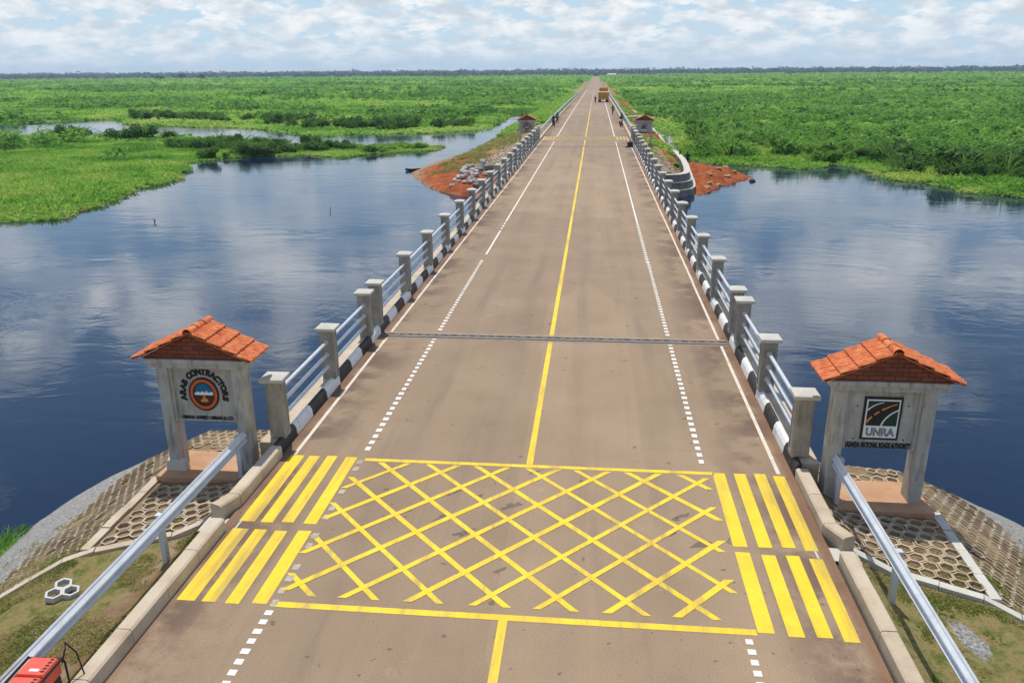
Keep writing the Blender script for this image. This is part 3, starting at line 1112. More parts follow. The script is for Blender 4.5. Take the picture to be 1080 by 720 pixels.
# ------------------------------------------------------------------ kerbs of the near approach
def kerb_run(path, w, h, mat, name, zb=-0.25, seg=1.0):
    """bevelled kerb along a polyline of (x, y); w to the left of travel"""
    P = [Vector((p[0], p[1], 0)) for p in path]
    mb = MB()
    for a, b in zip(P[:-1], P[1:]):
        d = (b - a)
        L = d.length
        d.normalize()
        n = Vector((-d.y, d.x, 0))
        k = max(1, round(L / seg))
        for i in range(k):
            p, q = a + d * (L * i / k + 0.005), a + d * (L * (i + 1) / k - 0.005)
            j = random.uniform(-0.008, 0.008)
            def sec(o, j=j):
                return [tuple(o + n * 0 + Vector((0, 0, zb))), tuple(o + Vector((0, 0, h - .03 + j))), tuple(o + n * .03 + Vector((0, 0, h + j))),
                        tuple(o + n * (w - .03) + Vector((0, 0, h + j))), tuple(o + n * w + Vector((0, 0, h - .03 + j))), tuple(o + n * w + Vector((0, 0, zb)))]
            mb.loft([sec(p), sec(q)])
    o = structure(mb.build(name, mat))
    return o


for s in (-1, 1):
    if s < 0:
        kerb_run([(-5.16, -20), (-5.16, 11.72)], 0.25, 0.25, "concrete_tan", "roadside_kerb")
        kerb_run([(-5.42, 12.10), (-5.24, 12.55)], 0.25, 0.25, "concrete_tan", "roadside_kerb", seg=0.6)
        kerb_run([(-5.24, 12.56), (-5.22, 14.58)], 0.25, 0.25, "concrete_tan", "roadside_kerb")
    else:
        kerb_run([(5.33, 11.72), (5.30, -20)], 0.25, 0.20, "concrete_tan", "roadside_kerb")
        kerb_run([(5.28, 12.55), (5.50, 12.10)], 0.25, 0.20, "concrete_tan", "roadside_kerb", seg=0.6)
        kerb_run([(5.28, 14.58), (5.28, 12.56)], 0.25, 0.20, "concrete_tan", "roadside_kerb")
    # drain outlet between the kerb ends
    mb = MB()
    mb.add([(s * 5.0, 11.76, 0.006), (s * 5.0, 12.1, 0.006), (s * 5.75, 12.25, -0.10), (s * 5.75, 11.8, -0.10)][::s], [(0, 1, 2, 3)])
    structure(mb.build("drain_outlet", "concrete_cap"))

zt = lambda x, y: float(near_z(np.array([x], float), np.array([y], float))[0])


def edging(points, w, up, mat, name, seg=0.5):
    mb = MB()
    for (a, b) in zip(points[:-1], points[1:]):
        a2, b2 = Vector((a[0], a[1], 0)), Vector((b[0], b[1], 0))
        L = (b2 - a2).length
        k = max(1, int(L / seg))
        d = (b2 - a2) / L
        n = Vector((-d.y, d.x, 0)) * w / 2
        for i in range(k):
            p = a2 + d * (L * i / k + 0.006)
            q = a2 + d * (L * (i + 1) / k - 0.006)
            j = random.uniform(-0.012, 0.012)
            secs = []
            for o in (p, q):
                z = zt(o.x, o.y) + j
                secs.append([(o.x - n.x, o.y - n.y, z - .2), (o.x - n.x, o.y - n.y, z + up), (o.x + n.x, o.y + n.y, z + up), (o.x + n.x, o.y + n.y, z - .2)])
            mb.loft(secs)
    return structure(mb.build(name, mat))


for s in (-1, 1):
    lo = [(s * 5.72, 12.3), (s * 6.4, 12.05), (s * 7.6, 11.55), (s * 9.2, 11.0), (s * 11.9, 10.1)]
    edging(lo, 0.16, 0.07, "concrete_cap" if s > 0 else "concrete_tan", "slope_edging")
    edging([(s * 7.8, 11.55), (s * 7.86, 13.0), (s * 7.9, 14.3)], 0.17, 0.07, "concrete_cap" if s > 0 else "concrete_tan", "slope_edging")


# ---- honeycomb pavers
def honeycomb(name, inside, zf, x0, x1, y0, y1, pitch, mat, wall=0.045, up=0.03, depth=0.09):
    mb = MB()
    R = pitch / math.sqrt(3)
    dy = 1.5 * R
    r = 0
    y = y0
    while y <= y1:
        x = x0 + (pitch / 2 if r % 2 else 0)
        while x <= x1:
            if inside(x, y):
                jz = random.uniform(-0.012, 0.012)
                tilt = random.uniform(-0.01, 0.01)
                o_, i_, l_ = [], [], []
                for k in range(6):
                    a = PI / 2 + k * PI / 3
                    for (lst, rad, dz) in ((o_, R - 0.006, 0), (i_, R - wall, 0), (l_, R - wall, -depth)):
                        px, py = x + rad * math.cos(a), y + rad * math.sin(a)
                        lst.append((px, py, zf(px, py) + up + jz + dz + tilt * math.cos(a)))
                faces = [(k, (k + 1) % 6, 6 + (k + 1) % 6, 6 + k) for k in range(6)] + [(6 + k, 6 + (k + 1) % 6, 12 + (k + 1) % 6, 12 + k) for k in range(6)]
                mb.add(o_ + i_ + l_, faces)
            x += pitch
        y += dy
        r += 1
    return structure(mb.build(name, mat))


def near_zs(x, y):
    ex, ey = (EX + 0.12, EY + 0.65) if x < 0 else (EX, EY)
    ax = abs(x)
    t = min(max((ax - 5.45) / 0.9, 0), 1)
    top = -0.12 - 0.30 * t * t * (3 - 2 * t) - 0.05 * min(max(ax - 6.3, 0), 1.4)
    return top - 0.54 * math.hypot(max(ax - ex, 0), max(y - ey, 0))


def low_y(ax):
    return 12.35 - (ax - 5.7) * 0.42 if ax < 7.7 else 11.51 - (ax - 7.7) * 0.33


for s in (-1, 1):
    on_slab = lambda x, y: 5.8 < abs(x) < 7.85 and 13.98 < y < 15.3
    honeycomb("hexagonal_paving", lambda x, y: x * s > 5.72 and abs(x) < 7.66 and low_y(abs(x)) + 0.18 < y < 15.6 and not on_slab(x, y) and not (abs(x) < 5.9 and y > 14.5),
              near_zs, min(s * 5.7, s * 7.8), max(s * 5.7, s * 7.8), 11.4, 15.7, 0.275, "paver", wall=0.036, up=0.045, depth=0.11)
    honeycomb("slope_paving", lambda x, y: x * s > 5.9 and (abs(x) > 7.98 or y > 15.7) and y > low_y(abs(x)) + 0.2 and near_zs(x, y) > -1.74 + 0.1 * math.sin(x * 3.1 + y * 2.3) and random.random() < 0.90,
              near_zs, min(s * 5.9, s * 12.5), max(s * 5.9, s * 12.5), 9.5, 20.5, 0.215, "paver", wall=0.030, up=0.026, depth=0.06)

# ------------------------------------------------------------------ sign boards
def text_mesh(mb, body, size, M, mat=0, depth=0.012, bold=0.0, align="CENTER", sx=1.0, fit=None):
    cu = bpy.data.curves.new("lettering", "FONT")
    cu.body = body
    cu.size = size
    cu.extrude = depth / 2
    cu.offset = bold
    cu.align_x = align
    cu.align_y = "BOTTOM_BASELINE"
    cu.resolution_u = 3
    ob = bpy.data.objects.new("lettering", cu)
    col.objects.link(ob)
    dg = bpy.context.evaluated_depsgraph_get()
    me = bpy.data.meshes.new_from_object(ob.evaluated_get(dg))
    if fit:
        xs_ = [p.co.x for p in me.vertices]
        sx = fit / (max(xs_) - min(xs_))
    verts = [(p.co.x * sx, p.co.y, p.co.z + depth / 2) for p in me.vertices]
    faces = [tuple(q.vertices) for q in me.polygons]
    mb.add(verts, faces, mat, M)
    bpy.data.objects.remove(ob)
    bpy.data.meshes.remove(me)
    bpy.data.curves.remove(cu)


# text plane: local x -> board x, local y -> up, local z -> towards the viewer (-Y)
FRONT = Matrix(((1, 0, 0, 0), (0, 0, -1, 0), (0, 1, 0, 0), (0, 0, 0, 1)))


def at_front(x, z, y, rot=0.0):
    return Matrix.Translation((x, y, z)) @ FRONT @ Matrix.Rotation(rot, 4, "Z")


def disc(mb, r0, r1, x, z, y, th, mat, n=48, a0=0.0, a1=2 * PI):
    """flat ring or disc facing -Y, thickness th"""
    v, f = [], []
    for k in range(n + 1):
        a = a0 + (a1 - a0) * k / n
        c, q = math.cos(a), math.sin(a)
        v += [(x + r1 * c, y - th, z + r1 * q), (x + r0 * c, y - th, z + r0 * q), (x + r1 * c, y, z + r1 * q)]
    for k in range(n):
        i = 3 * k
        f += [(i, i + 3, i + 4, i + 1), (i, i + 2, i + 5, i + 3)]
    mb.add(v, f, mat)


def poly_front(mb, pts_, y, th, mat):
    n = len(pts_)
    v = [(x, y - th, z) for x, z in pts_] + [(x, y, z) for x, z in pts_]
    f = [tuple(range(n))] + [(i, i + n, (i + 1) % n + n, (i + 1) % n) for i in range(n)]
    mb.add(v, f, mat)


# local frame: origin on the slab top at the middle of the board; columns at +-0.89, front of columns y = -0.25
ZB = -0.30          # slab top in world
def board(kind, label, loc, group):
    root = thing("roadside_sign_board", label, "sign board", loc, 0, group)
    mb = MB()
    mb.box(-1.20, 1.20, -0.62, 0.60, -0.34, 0.11, bev=0.015)
    mb.build("base_slab", "red_slab", root)
    H = 2.39
    for sx in (-1, 1):
        mb = MB()
        a, b = sorted((sx * 0.765, sx * 1.035))
        mb.box(a, b, -0.25, 0.13, 0.002, H, bev=0.014)
        a, b = sorted((sx * 0.70, sx * 0.764))
        mb.box(a, b, -0.19, 0.10, 1.17, H - 0.002)
        mb.build("column", "concrete_board", root)
    mb = MB()
    mb.box(-0.70, 0.70, -0.13, 0.07, 1.17, H - 0.003)
    panel = mb.build("panel", "concrete_board", root)
    mb = MB()
    mb.box(-1.14, 1.14, -0.32, 0.26, H + 0.001, H + 0.11, bev=0.012)
    mb.box(-1.20, 1.20, -0.37, 0.33, H + 0.113, H + 0.20, bev=0.012)
    mb.build("beam", "concrete_board", root)
    zb, hw, rise = H + 0.202, 1.28, 0.50
    for sy in (-1, 1):
        mb = MB()
        y0, y1 = sorted((sy * 0.24, sy * 0.335))
        mb.add([(-hw, y0, zb), (hw, y0, zb), (0, y0, zb + rise + .05), (-hw, y1, zb), (hw, y1, zb), (0, y1, zb + rise + .05)],
               [(0, 1, 2), (5, 4, 3), (0, 3, 4, 1), (1, 4, 5, 2), (2, 5, 3, 0)])
        mb.build("gable", "brick_red", root)
    # tiled roof: four stepped courses of ribbed tiles on each slope
    mb = MB()
    L = math.hypot(1.35, rise + 0.06)
    ang = math.atan2(rise + 0.06, 1.35)
    for sx in (-1, 1):
        for c in range(4):
            u0, u1 = L * c / 4, L * (c + 1) / 4 + 0.05
            nv = 64
            rows = []
            for (u, lift) in ((u0, 0.012), (u1, 0.058), (u1, 0.012)):
                row = []
                for k in range(nv + 1):
                    yv = -0.47 + 0.94 * k / nv
                    jag = 0.004 * math.sin(k * 12.9 + c * 7 + sx)
                    wav = 0.034 * abs(math.sin(PI * (yv + 0.47) / 0.118)) if lift > 0.005 else 0
                    h = lift + (wav if (u, lift) != (u1, 0.012) else 0) + jag
                    x = u * math.cos(ang) + h * math.sin(ang)
                    z = zb + rise + 0.07 - u * math.sin(ang) + h * math.cos(ang)
                    row.append((sx * x, yv, z))
                rows.append(row)
            v = [p for r in rows for p in r]
            f = []
            for r in range(2):
                for k in range(nv):
                    a = r * (nv + 1) + k
                    q = (a, a + 1, a + nv + 2, a + nv + 1)
                    f.append(q if sx > 0 else q[::-1])
            mb.add(v, f)
        # underside board
        pts_ = [(0, zb + rise + 0.062), (sx * L * math.cos(ang), zb + 0.002), (sx * L * math.cos(ang), zb + 0.018), (0, zb + rise + 0.078)]
        mb.add([(x, y, z) for y in (-0.465, 0.465) for x, z in pts_], [(0, 1, 2, 3), (7, 6, 5, 4), (0, 4, 5, 1), (1, 5, 6, 2), (2, 6, 7, 3), (3, 7, 4, 0)])
    roof = mb.build("roof", "roof_tile", root)
    for c in range(3):
        mb = MB()
        y0, y1 = -0.485 + c * 0.325, -0.485 + (c + 1) * 0.325 + 0.03
        zr_ = zb + rise + 0.085
        rings = []
        for y, r in ((y0, 0.105), (y1, 0.088)):
            rings.append([(r * math.cos(a), y, zr_ + r * 0.85 * math.sin(a)) for a in [PI * k / 9 - 0.25 + 0.5 * (k / 9) * 1.0 for k in range(10)]])
        mb.loft(rings, caps=False)
        mb.build("ridge_tile", "roof_tile", roof)
    root.scale = (0.89, 1.0, 1.02)
    yf = -0.131
    zc = 1.775
    if kind == "emblem":
        mb = MB()
        disc(mb, 0.325, 0.365, 0.0, zc, yf, 0.020, 0)
        disc(mb, 0.262, 0.326, 0.0, zc, yf, 0.026, 1)
        disc(mb, 0.235, 0.263, 0.0, zc, yf, 0.020, 0)
        R = 0.236
        top = [(R * math.cos(a), zc + R * math.sin(a)) for a in [PI * k / 24 for k in range(25)]]
        poly_front(mb, [(x, max(z, zc)) for x, z in top][::-1] if False else top[::-1], yf, 0.012, 2)
        bot = [(R * math.cos(a), zc + R * math.sin(a)) for a in [PI + PI * k / 24 for k in range(25)]]
        poly_front(mb, bot[::-1], yf, 0.012, 3)
        sky_line = [(-0.225, zc - 0.02), (-0.225, zc + 0.03), (-0.17, zc + 0.03), (-0.17, zc + 0.055), (-0.12, zc + 0.055), (-0.12, zc + 0.035), (-0.06, zc + 0.035), (-0.06, zc + 0.06),
                    (-0.01, zc + 0.06), (-0.01, zc + 0.04), (0.05, zc + 0.04), (0.05, zc + 0.07), (0.09, zc + 0.07), (0.09, zc + 0.035), (0.15, zc + 0.035), (0.15, zc + 0.05), (0.225, zc + 0.05), (0.225, zc - 0.02)]
        poly_front(mb, sky_line[::-1], yf - 0.0125, 0.004, 4)
        poly_front(mb, [(-0.10, zc - 0.17), (0.09, zc - 0.17), (0.075, zc - 0.11), (0.03, zc - 0.09), (0.02, zc - 0.045), (-0.03, zc - 0.045), (-0.035, zc - 0.10), (-0.09, zc - 0.12)][::-1], yf - 0.0125, 0.004, 5)
        mb.build("emblem", ["black_paint", "sign_orange", "sign_blue", "sign_brown", "sign_white", "sign_amber"], panel)
        mb = MB()
        word = "ARAB CONTRACTORS"
        widths = {"I": 0.5, " ": 0.55, "A": 1.0, "C": 1.0, "O": 1.08, "N": 1.05, "R": 1.0, "T": 0.92, "S": 0.9, "B": 0.95}
        tot_ = sum(widths[ch] for ch in word)
        span = math.radians(212)
        a = PI / 2 + span / 2
        for ch in word:
            w = widths[ch] / tot_ * span
            am = a - w / 2
            a -= w
            if ch != " ":
                rx, rz_ = 0.455, 0.435
                M = at_front(rx * math.cos(am), zc - 0.01 + rz_ * math.sin(am), yf, am - PI / 2)
                text_mesh(mb, ch, 0.180, M, bold=0.013, sx=0.98)
        mb.build("lettering", "black_paint", panel)
        mb = MB()
        text_mesh(mb, "OSMAN AHMED OSMAN & CO", 0.105, at_front(0, 1.215, yf), bold=0.005, fit=1.26)
        mb.build("lettering", "black_paint", panel)
    else:
        mb = MB()
        x0, x1, z0, z1 = -0.395, 0.385, 1.36, 2.22
        mb.box(x0, x1, yf - 0.03, yf, z0, z1, 0)
        mb.box(x0 + .045, x1 - .045, yf - 0.036, yf - 0.0305, z0 + .045, z1 - .045, 1)
        px0, px1, pz0, pz1 = x0 + .075, x1 - .075, 1.65, z1 - .075
        mb.box(px0, px1, yf - 0.042, yf - 0.0365, pz0, pz1, 0)
        W, Hh = px1 - px0, pz1 - pz0
        S = lambda u, q: (px0 + u * W, pz0 + q * Hh)
        yy = yf - 0.0425

        def band(curve, w0, w1, mat, th=0.004, y=yy):
            n = len(curve)
            for i in range(n - 1):
                (ax, az), (bx, bz) = curve[i], curve[i + 1]
                wa, wb = w0 + (w1 - w0) * i / (n - 1), w0 + (w1 - w0) * (i + 1) / (n - 1)
                d = Vector((bx - ax, bz - az)).normalized()
                nn = (-d.y, d.x)
                poly_front(mb, [(ax + nn[0] * wa, az + nn[1] * wa), (bx + nn[0] * wb, bz + nn[1] * wb), (bx - nn[0] * wb, bz - nn[1] * wb), (ax - nn[0] * wa, az - nn[1] * wa)], y, th, mat)
        bez = lambda p0, p1, p2, n=12: [S((1 - t) ** 2 * p0[0] + 2 * t * (1 - t) * p1[0] + t * t * p2[0], (1 - t) ** 2 * p0[1] + 2 * t * (1 - t) * p1[1] + t * t * p2[1]) for t in [i / n for i in range(n + 1)]]
        c_left = bez((0.0, 0.62), (0.18, 0.88), (0.50, 0.95))
        c_right = bez((0.50, 0.0), (0.58, 0.40), (1.0, 0.66))
        c_mid = bez((0.0, 0.12), (0.30, 0.66), (0.95, 0.90))
        poly_front(mb, [S(0, 1), *c_left[::-1]][::-1] if False else [S(0, 1), S(0.5, 0.99), *c_left[::-1][1:]], yy, 0.002, 2)
        poly_front(mb, [S(1, 0), S(0.5, 0.0), *c_right[1:]], yy, 0.002, 2)
        band(c_left, 0.013, 0.007, 1)
        band(c_right, 0.016, 0.012, 1)
        for i0, i1 in ((0, 3), (4, 6), (7, 12)):
            band(c_mid[i0:i1 + 1], 0.022 - 0.001 * i0, 0.020 - 0.001 * i1, 3)
        text_mesh(mb, "UNRA", 0.215, at_front((x0 + x1) / 2, 1.45, yf - 0.0362), mat=0, depth=0.006, bold=0.008, sx=0.98)
        text_mesh(mb, "UNRA", 0.215, at_front((x0 + x1) / 2 + 0.002, 1.452, yf - 0.0425), mat=1, depth=0.004, bold=-0.0065, sx=0.98)
        mb.build("logo_plate", ["black_paint", "sign_white", "sign_green", "sign_amber"], panel)
        mb = MB()
        text_mesh(mb, "UGANDA NATIONAL ROADS AUTHORITY", 0.150, at_front(0, 1.185, yf - 0.002), bold=0.008, fit=1.36)
        mb.build("lettering", "black_paint", panel)
        for bx, bz in ((-0.52, 2.02), (0.52, 2.05), (-0.52, 1.36), (0.52, 1.36)):
            mb = MB()
            disc(mb, 0.0, 0.016, bx, bz, yf, 0.012, 0, 10)
            mb.build("bolt", "black_paint", panel)
    return root


board("emblem", "tile-roofed concrete sign board with round emblem at the near end of the bridge", (-6.79, 14.76, ZB - 0.16), "tile roofed sign boards at the bridge ends")
board("logo", "tile-roofed concrete sign board with square road logo at the near end of the bridge", (6.72, 14.64, ZB - 0.16), "tile roofed sign boards at the bridge ends")
board("emblem", "distant tile-roofed sign board with round emblem beside the far end of the left railing", (-6.9, 97.2, -0.45), "tile roofed sign boards at the bridge ends")
board("logo", "distant tile-roofed sign board with square logo behind the far end of the right railing", (6.75, 96.0, -0.45), "tile roofed sign boards at the bridge ends")
mb = MB()      # pale plaster splashed round the foot of the left column
mb.loft([[(-7.78 + .0, 14.42, -0.43), (-7.30, 14.40, -0.43), (-7.28, 14.56, -0.43), (-7.8, 14.56, -0.43)], [(-7.74, 14.45, -0.16), (-7.34, 14.44, -0.15), (-7.33, 14.555, -0.12), (-7.75, 14.555, -0.12)]])
tag(mb.build("cement_bag", "concrete_cap"), "pale cement bag slumped against the foot of the emblem board column", "cement bag")

# ------------------------------------------------------------------ guard rails
W_PROF = [(0.00, 0.00), (0.018, 0.02), (0.022, 0.045), (0.075, 0.085), (0.080, 0.105), (0.022, 0.140), (0.020, 0.172), (0.080, 0.205), (0.075, 0.228), (0.022, 0.268), (0.018, 0.29), (0.00, 0.312)]


def guardrail(label, s, y0, y1, ztop, post_ys, step, zf, group="steel guard rails beside the road"):
    root = thing("guard_rail", label, "guard rail", (s * 5.95, y0, zf(y0) - 0.4), 0, group)
    bz = zf(y0) - 0.4
    th = 0.004
    # closed thin section with its corrugated face to the road (towards -s)
    outer = [(-s * x * 0.95, z + ztop - 0.312) for x, z in W_PROF]
    inner = [(x + s * th, z) for x, z in outer]
    prof = outer + inner[::-1]
    if s > 0:
        prof = prof[::-1]
    n = max(1, int((y1 - y0) / step))
    mb = MB()
    mb.loft([[(x, y - y0, z + zf(y) - bz) for x, z in prof] for y in np.linspace(y0, y1, n + 1)])
    mb.build("rail_beam", "galvanised", root)
    mb = MB()
    for yy in (y0 + 0.02, y1 - 0.02):
        pass
    base = MB()
    base.box(min(s * 0.012, s * 0.105), max(s * 0.012, s * 0.105), -0.055, 0.055, -0.75 + 0.4, ztop - 0.02 + 0.4, bev=0.006)
    proto = None
    for y in post_ys:
        if proto is None:
            proto = base.build("post", "galvanised", root)
            o = proto
        else:
            o = proto.copy()
            col.objects.link(o)
            o.parent = root
        o.location = (0, y - y0, zf(y) - 0.4 - bz)
    return root


flat0 = lambda y: 0.0
guardrail("near guard rail running along the grass verge to the round emblem board", -1, -14, 14.42, 0.64, [14.25, 11.15, 7.2, 3.2, -0.8, -4.8, -8.8, -12.8], 4, flat0)
guardrail("near guard rail running along the grass verge to the square logo board", 1, -14, 14.42, 0.64, [14.25, 11.15, 7.2, 3.2, -0.8, -4.8, -8.8, -12.8], 4, flat0)
guardrail("long distant guard rail curving away past the far crossing on the left", -1, 96.2, 420, 0.72, list(np.arange(96.5, 420, 4.0))[:81], 8, rz)
guardrail("long distant guard rail past the far crossing on the right, by the red earth", 1, 96.2, 420, 0.72, list(np.arange(96.5, 420, 4.0))[:81], 8, rz)
for s in (-1, 1):       # kerbs of the far approach
    mb = MB()
    for y0 in np.arange(95.8, 420, 8.0):
        y1 = y0 + 7.98
        a, b = sorted((s * 5.28, s * 5.52))
        mb.loft([[(a, y, -0.3 + rz(y)), (b, y, -0.3 + rz(y)), (b, y, 0.16 + rz(y)), (a, y, 0.16 + rz(y))] for y in (y0, y1)])
    structure(mb.build("far_kerb", "concrete_tan"))

# ------------------------------------------------------------------ stepped wall at the far abutment
def offset_path(P, d):
    out = []
    for i, p in enumerate(P):
        a = Vector(P[max(i - 1, 0)])
        b = Vector(P[min(i + 1, len(P) - 1)])
        t = (b - a).normalized()
        out.append((p[0] + t.y * d, p[1] - t.x * d))
    return out


wall_path = [(3.5, 71.9), (5.5, 71.9), (7.4, 71.95), (8.6, 72.3), (9.3, 73.1), (9.75, 74.4), (10.0, 76.5), (10.25, 80), (10.6, 86), (10.9, 92), (11.3, 100), (11.6, 108)]
rw = thing("stepped_wall", "dark stepped concrete retaining wall curving round the far abutment", "retaining wall", (9.0, 74, -3.0))
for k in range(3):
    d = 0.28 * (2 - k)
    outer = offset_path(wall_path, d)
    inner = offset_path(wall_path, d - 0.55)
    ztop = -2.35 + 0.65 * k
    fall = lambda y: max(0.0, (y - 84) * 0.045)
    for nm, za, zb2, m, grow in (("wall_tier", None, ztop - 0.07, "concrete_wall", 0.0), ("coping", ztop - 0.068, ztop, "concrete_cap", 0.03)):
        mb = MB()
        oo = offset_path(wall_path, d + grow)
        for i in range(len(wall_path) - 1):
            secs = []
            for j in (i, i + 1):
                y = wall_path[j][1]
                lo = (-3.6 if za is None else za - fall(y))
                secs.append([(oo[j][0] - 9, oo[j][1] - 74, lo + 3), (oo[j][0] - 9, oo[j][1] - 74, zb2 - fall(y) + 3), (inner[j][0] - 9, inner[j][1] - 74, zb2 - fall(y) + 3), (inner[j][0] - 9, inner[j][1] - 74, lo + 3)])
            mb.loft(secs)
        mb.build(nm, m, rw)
fz = lambda x, y: float(far_z(np.array([x], float), np.array([y], float))[0])
honeycomb("far_slope_paving", lambda x, y: 5.9 < x < 9.4 - max(0, (75 - y) * .4) and y < 94 - (x - 5.9) * 3.5, fz, 5.9, 10, 72.6, 94, 0.42, "paver", wall=0.07, up=0.22, depth=0.16)
honeycomb("far_slope_paving", lambda x, y: -9.6 + max(0, (y - 84) * .12) < x < -5.9 and 77 < y < 96, fz, -10, -5.9, 77, 96, 0.42, "paver", wall=0.08, up=0.20, depth=0.16)
# pale drain strip along the far right bank
mb = MB()
for y0 in np.arange(104, 240, 4.0):
    secs = []
    for y in (y0, y0 + 3.9):
        x = 11.4 + 0.9 * math.sin(y * 0.05) * 0.3 - max(0, (y - 150) * 0.006)
        z = fz(x, y) + 0.10
        secs.append([(x - .22, y, z - .4), (x - .22, y, z), (x + .22, y, z - .05), (x + .22, y, z - .4)])
    mb.loft(secs)
structure(mb.build("bank_drain", "concrete_cap"))


# ------------------------------------------------------------------ rocks and debris
def rock_mb(r, seed, squash=0.7):
    rr = random.Random(seed)
    mb = MB()
    n, rings = 9, []
    for i in range(7):
        t = -PI / 2 + PI * i / 6
        ring = []
        for k in range(n):
            a = 2 * PI * k / n
            q = r * (0.78 + 0.4 * rr.random())
            ring.append((q * math.cos(t) * math.cos(a), q * math.cos(t) * math.sin(a), q * squash * math.sin(t)))
        rings.append(ring)
    mb.loft(rings)
    return mb


protos = [rock_mb(0.24, s_) for s_ in range(4)]
proto_rocks = []
lab_rock = "small pale rubble rock in the heap on the red earth bank"
for i in range(46):
    u, w = random.random(), random.random()
    x = -12.3 + 2.1 * u + 0.4 * w
    y = 73.9 + 6.5 * w + 0.8 * u
    if i < 4:
        o = protos[i].build("rubble_rock", "rock_pale")
        proto_rocks.append(o)
    else:
        o = proto_rocks[i % 4].copy()
        col.objects.link(o)
    k = random.uniform(0.6, 1.35)
    o.scale = (k, k, k)
    o.rotation_euler = (random.uniform(-.4, .4), random.uniform(-.4, .4), random.uniform(0, 6))
    o.location = (x, y, max(fz(x, y), -2.9) + 0.10 * k)
    tag(o, lab_rock, "rock", "pale rocks heaped on the far left bank")
for (x, y, r, sd, lb) in ((-9.4, 79.0, 0.95, 41, "large mossy grey boulder beside the pale rubble heap, the rear one"), (-9.2, 74.2, 0.9, 45, "large mossy grey boulder nearest the water beside the pale rubble heap")):
    o = rock_mb(r, sd, 0.55).build("boulder", "rock_grey")
    o.location = (x, y, max(fz(x, y), -2.7) + 0.25)
    tag(o, lb, "boulder")
o = rock_mb(0.33, 77, 0.6).build("water_rock", "wet_wood")
o.location = (17.0, 83.0, -2.95)
tag(o, "dark wet rock standing in the water off the red earth spit", "rock")
for i, (x, y) in enumerate(((14.6, 83.5), (13.2, 79.8), (12.1, 78.2), (15.6, 85.6), (13.9, 84.9), (12.5, 81.5), (11.6, 76.4), (14.9, 87.4))):
    o = rock_mb(random.uniform(0.22, 0.4), 90 + i, 0.55).build("spit_rock", "red_slab")
    o.location = (x, y, max(float(spit_z(np.array([x]), np.array([y]))[0]), -3) + 0.08)
    tag(o, "reddish lump of stone lying on the red earth spit", "rock", "stones on the red earth spit")

mb = MB()       # loose three-cell hexagonal paver lying on the grass
for k, (hx, hy) in enumerate(((0, 0), (0.30, 0.0), (0.15, 0.26))):
    o_, i_, b_, bi = [], [], [], []
    R0, R1, h = 0.176, 0.128, 0.11
    for q in range(6):
        a = PI / 2 + q * PI / 3
        o_.append((hx + R0 * math.cos(a), hy + R0 * math.sin(a), h))
        i_.append((hx + R1 * math.cos(a), hy + R1 * math.sin(a), h))
        b_.append((hx + R0 * math.cos(a), hy + R0 * math.sin(a), 0))
        bi.append((hx + R1 * math.cos(a), hy + R1 * math.sin(a), 0))
    fs = []
    for q in range(6):
        w = (q + 1) % 6
        fs += [(q, w, 6 + w, 6 + q), (12 + q, 12 + w, w, q), (6 + q, 6 + w, 18 + w, 18 + q)]
    mb.add(o_ + i_ + b_ + bi, fs)
o = mb.build("paver_block", "paver_clean")
o.scale = (0.82, 0.82, 0.9)
o.location = (-7.45, 10.2, zt(-7.4, 10.3) + 0.03)
o.rotation_euler = (0.10, 0.05, 0.5)
tag(o, "loose pale concrete paver with three hexagonal holes lying on the grass verge", "paver")

mb = MB()
mb.loft([[(-.55, -.09, 0), (.55, -.10, 0), (.6, .08, 0), (-.5, .10, 0)], [(-.52, -.07, .09), (.52, -.08, .08), (.56, .06, .08), (-.47, .08, .09)]])
o = mb.build("white_plank", "plaster_white")
o.location = (9.72, 19.95, -2.93)
o.rotation_euler = (0, 0.05, -0.62)
tag(o, "white board washed up at the water's edge below the square logo board", "plank")

cz = thing("canoe", "small dark canoe drawn up against the red earth bank", "canoe", (-19.4, 90.6, -3.0), 0.25)
cz.scale = (0.5, 0.6, 0.7)
mb = MB()
rings = []
for i in range(13):
    t = i / 12 * 2 - 1
    w = 0.36 * (1 - t * t) ** 0.6 + 0.012
    sh = 0.14 * t * t
    x = t * 1.7
    rings.append([(x, -w, .32 + sh), (x, -w * .8, .06 + sh * .6), (x, 0, -.02 + sh * .5), (x, w * .8, .06 + sh * .6), (x, w, .32 + sh), (x, w * .86, .31 + sh), (x, w * .6, .12 + sh * .6), (x, 0, .07 + sh * .5), (x, -w * .6, .12 + sh * .6), (x, -w * .86, .31 + sh)])
mb.loft(rings)
mb.build("hull", "wet_wood", cz)
for x in (-0.7, 0.6):
    mb = MB()
    mb.box(x - .09, x + .09, -.28, .28, .21, .24)
    mb.build("seat", "bark", cz)
dw = MB()
dw.tube([(0, 0, -.2), (.03, .05, .25), (-.05, .1, .55)], [0.06, 0.05, 0.03], 7)
dw.tube([(.02, .04, .2), (.22, .0, .42), (.30, -.05, .38)], [0.04, 0.03, 0.02], 6)
dw.tube([(-.04, .08, .45), (-.25, .1, .5), (-.33, .1, .30)], [0.03, 0.025, 0.015], 6)
o = dw.build("driftwood_snag", "wet_wood")
o.scale = (0.7, 0.7, 0.55)
o.location = (-31.9, 57.0, -3.0)
tag(o, "dark snag of driftwood poking out of open water on the left", "driftwood")
dw = MB()
dw.tube([(0, 0, -.3), (.02, .02, .35), (.08, .02, .75)], [0.04, 0.03, 0.015], 6)
o = dw.build("reed_stake", "wet_wood")
o.scale = (0.8, 0.8, 0.55)
o.location = (-20.0, 62.5, -3.0)
tag(o, "thin dark stake standing in the river left of the railing", "stake")


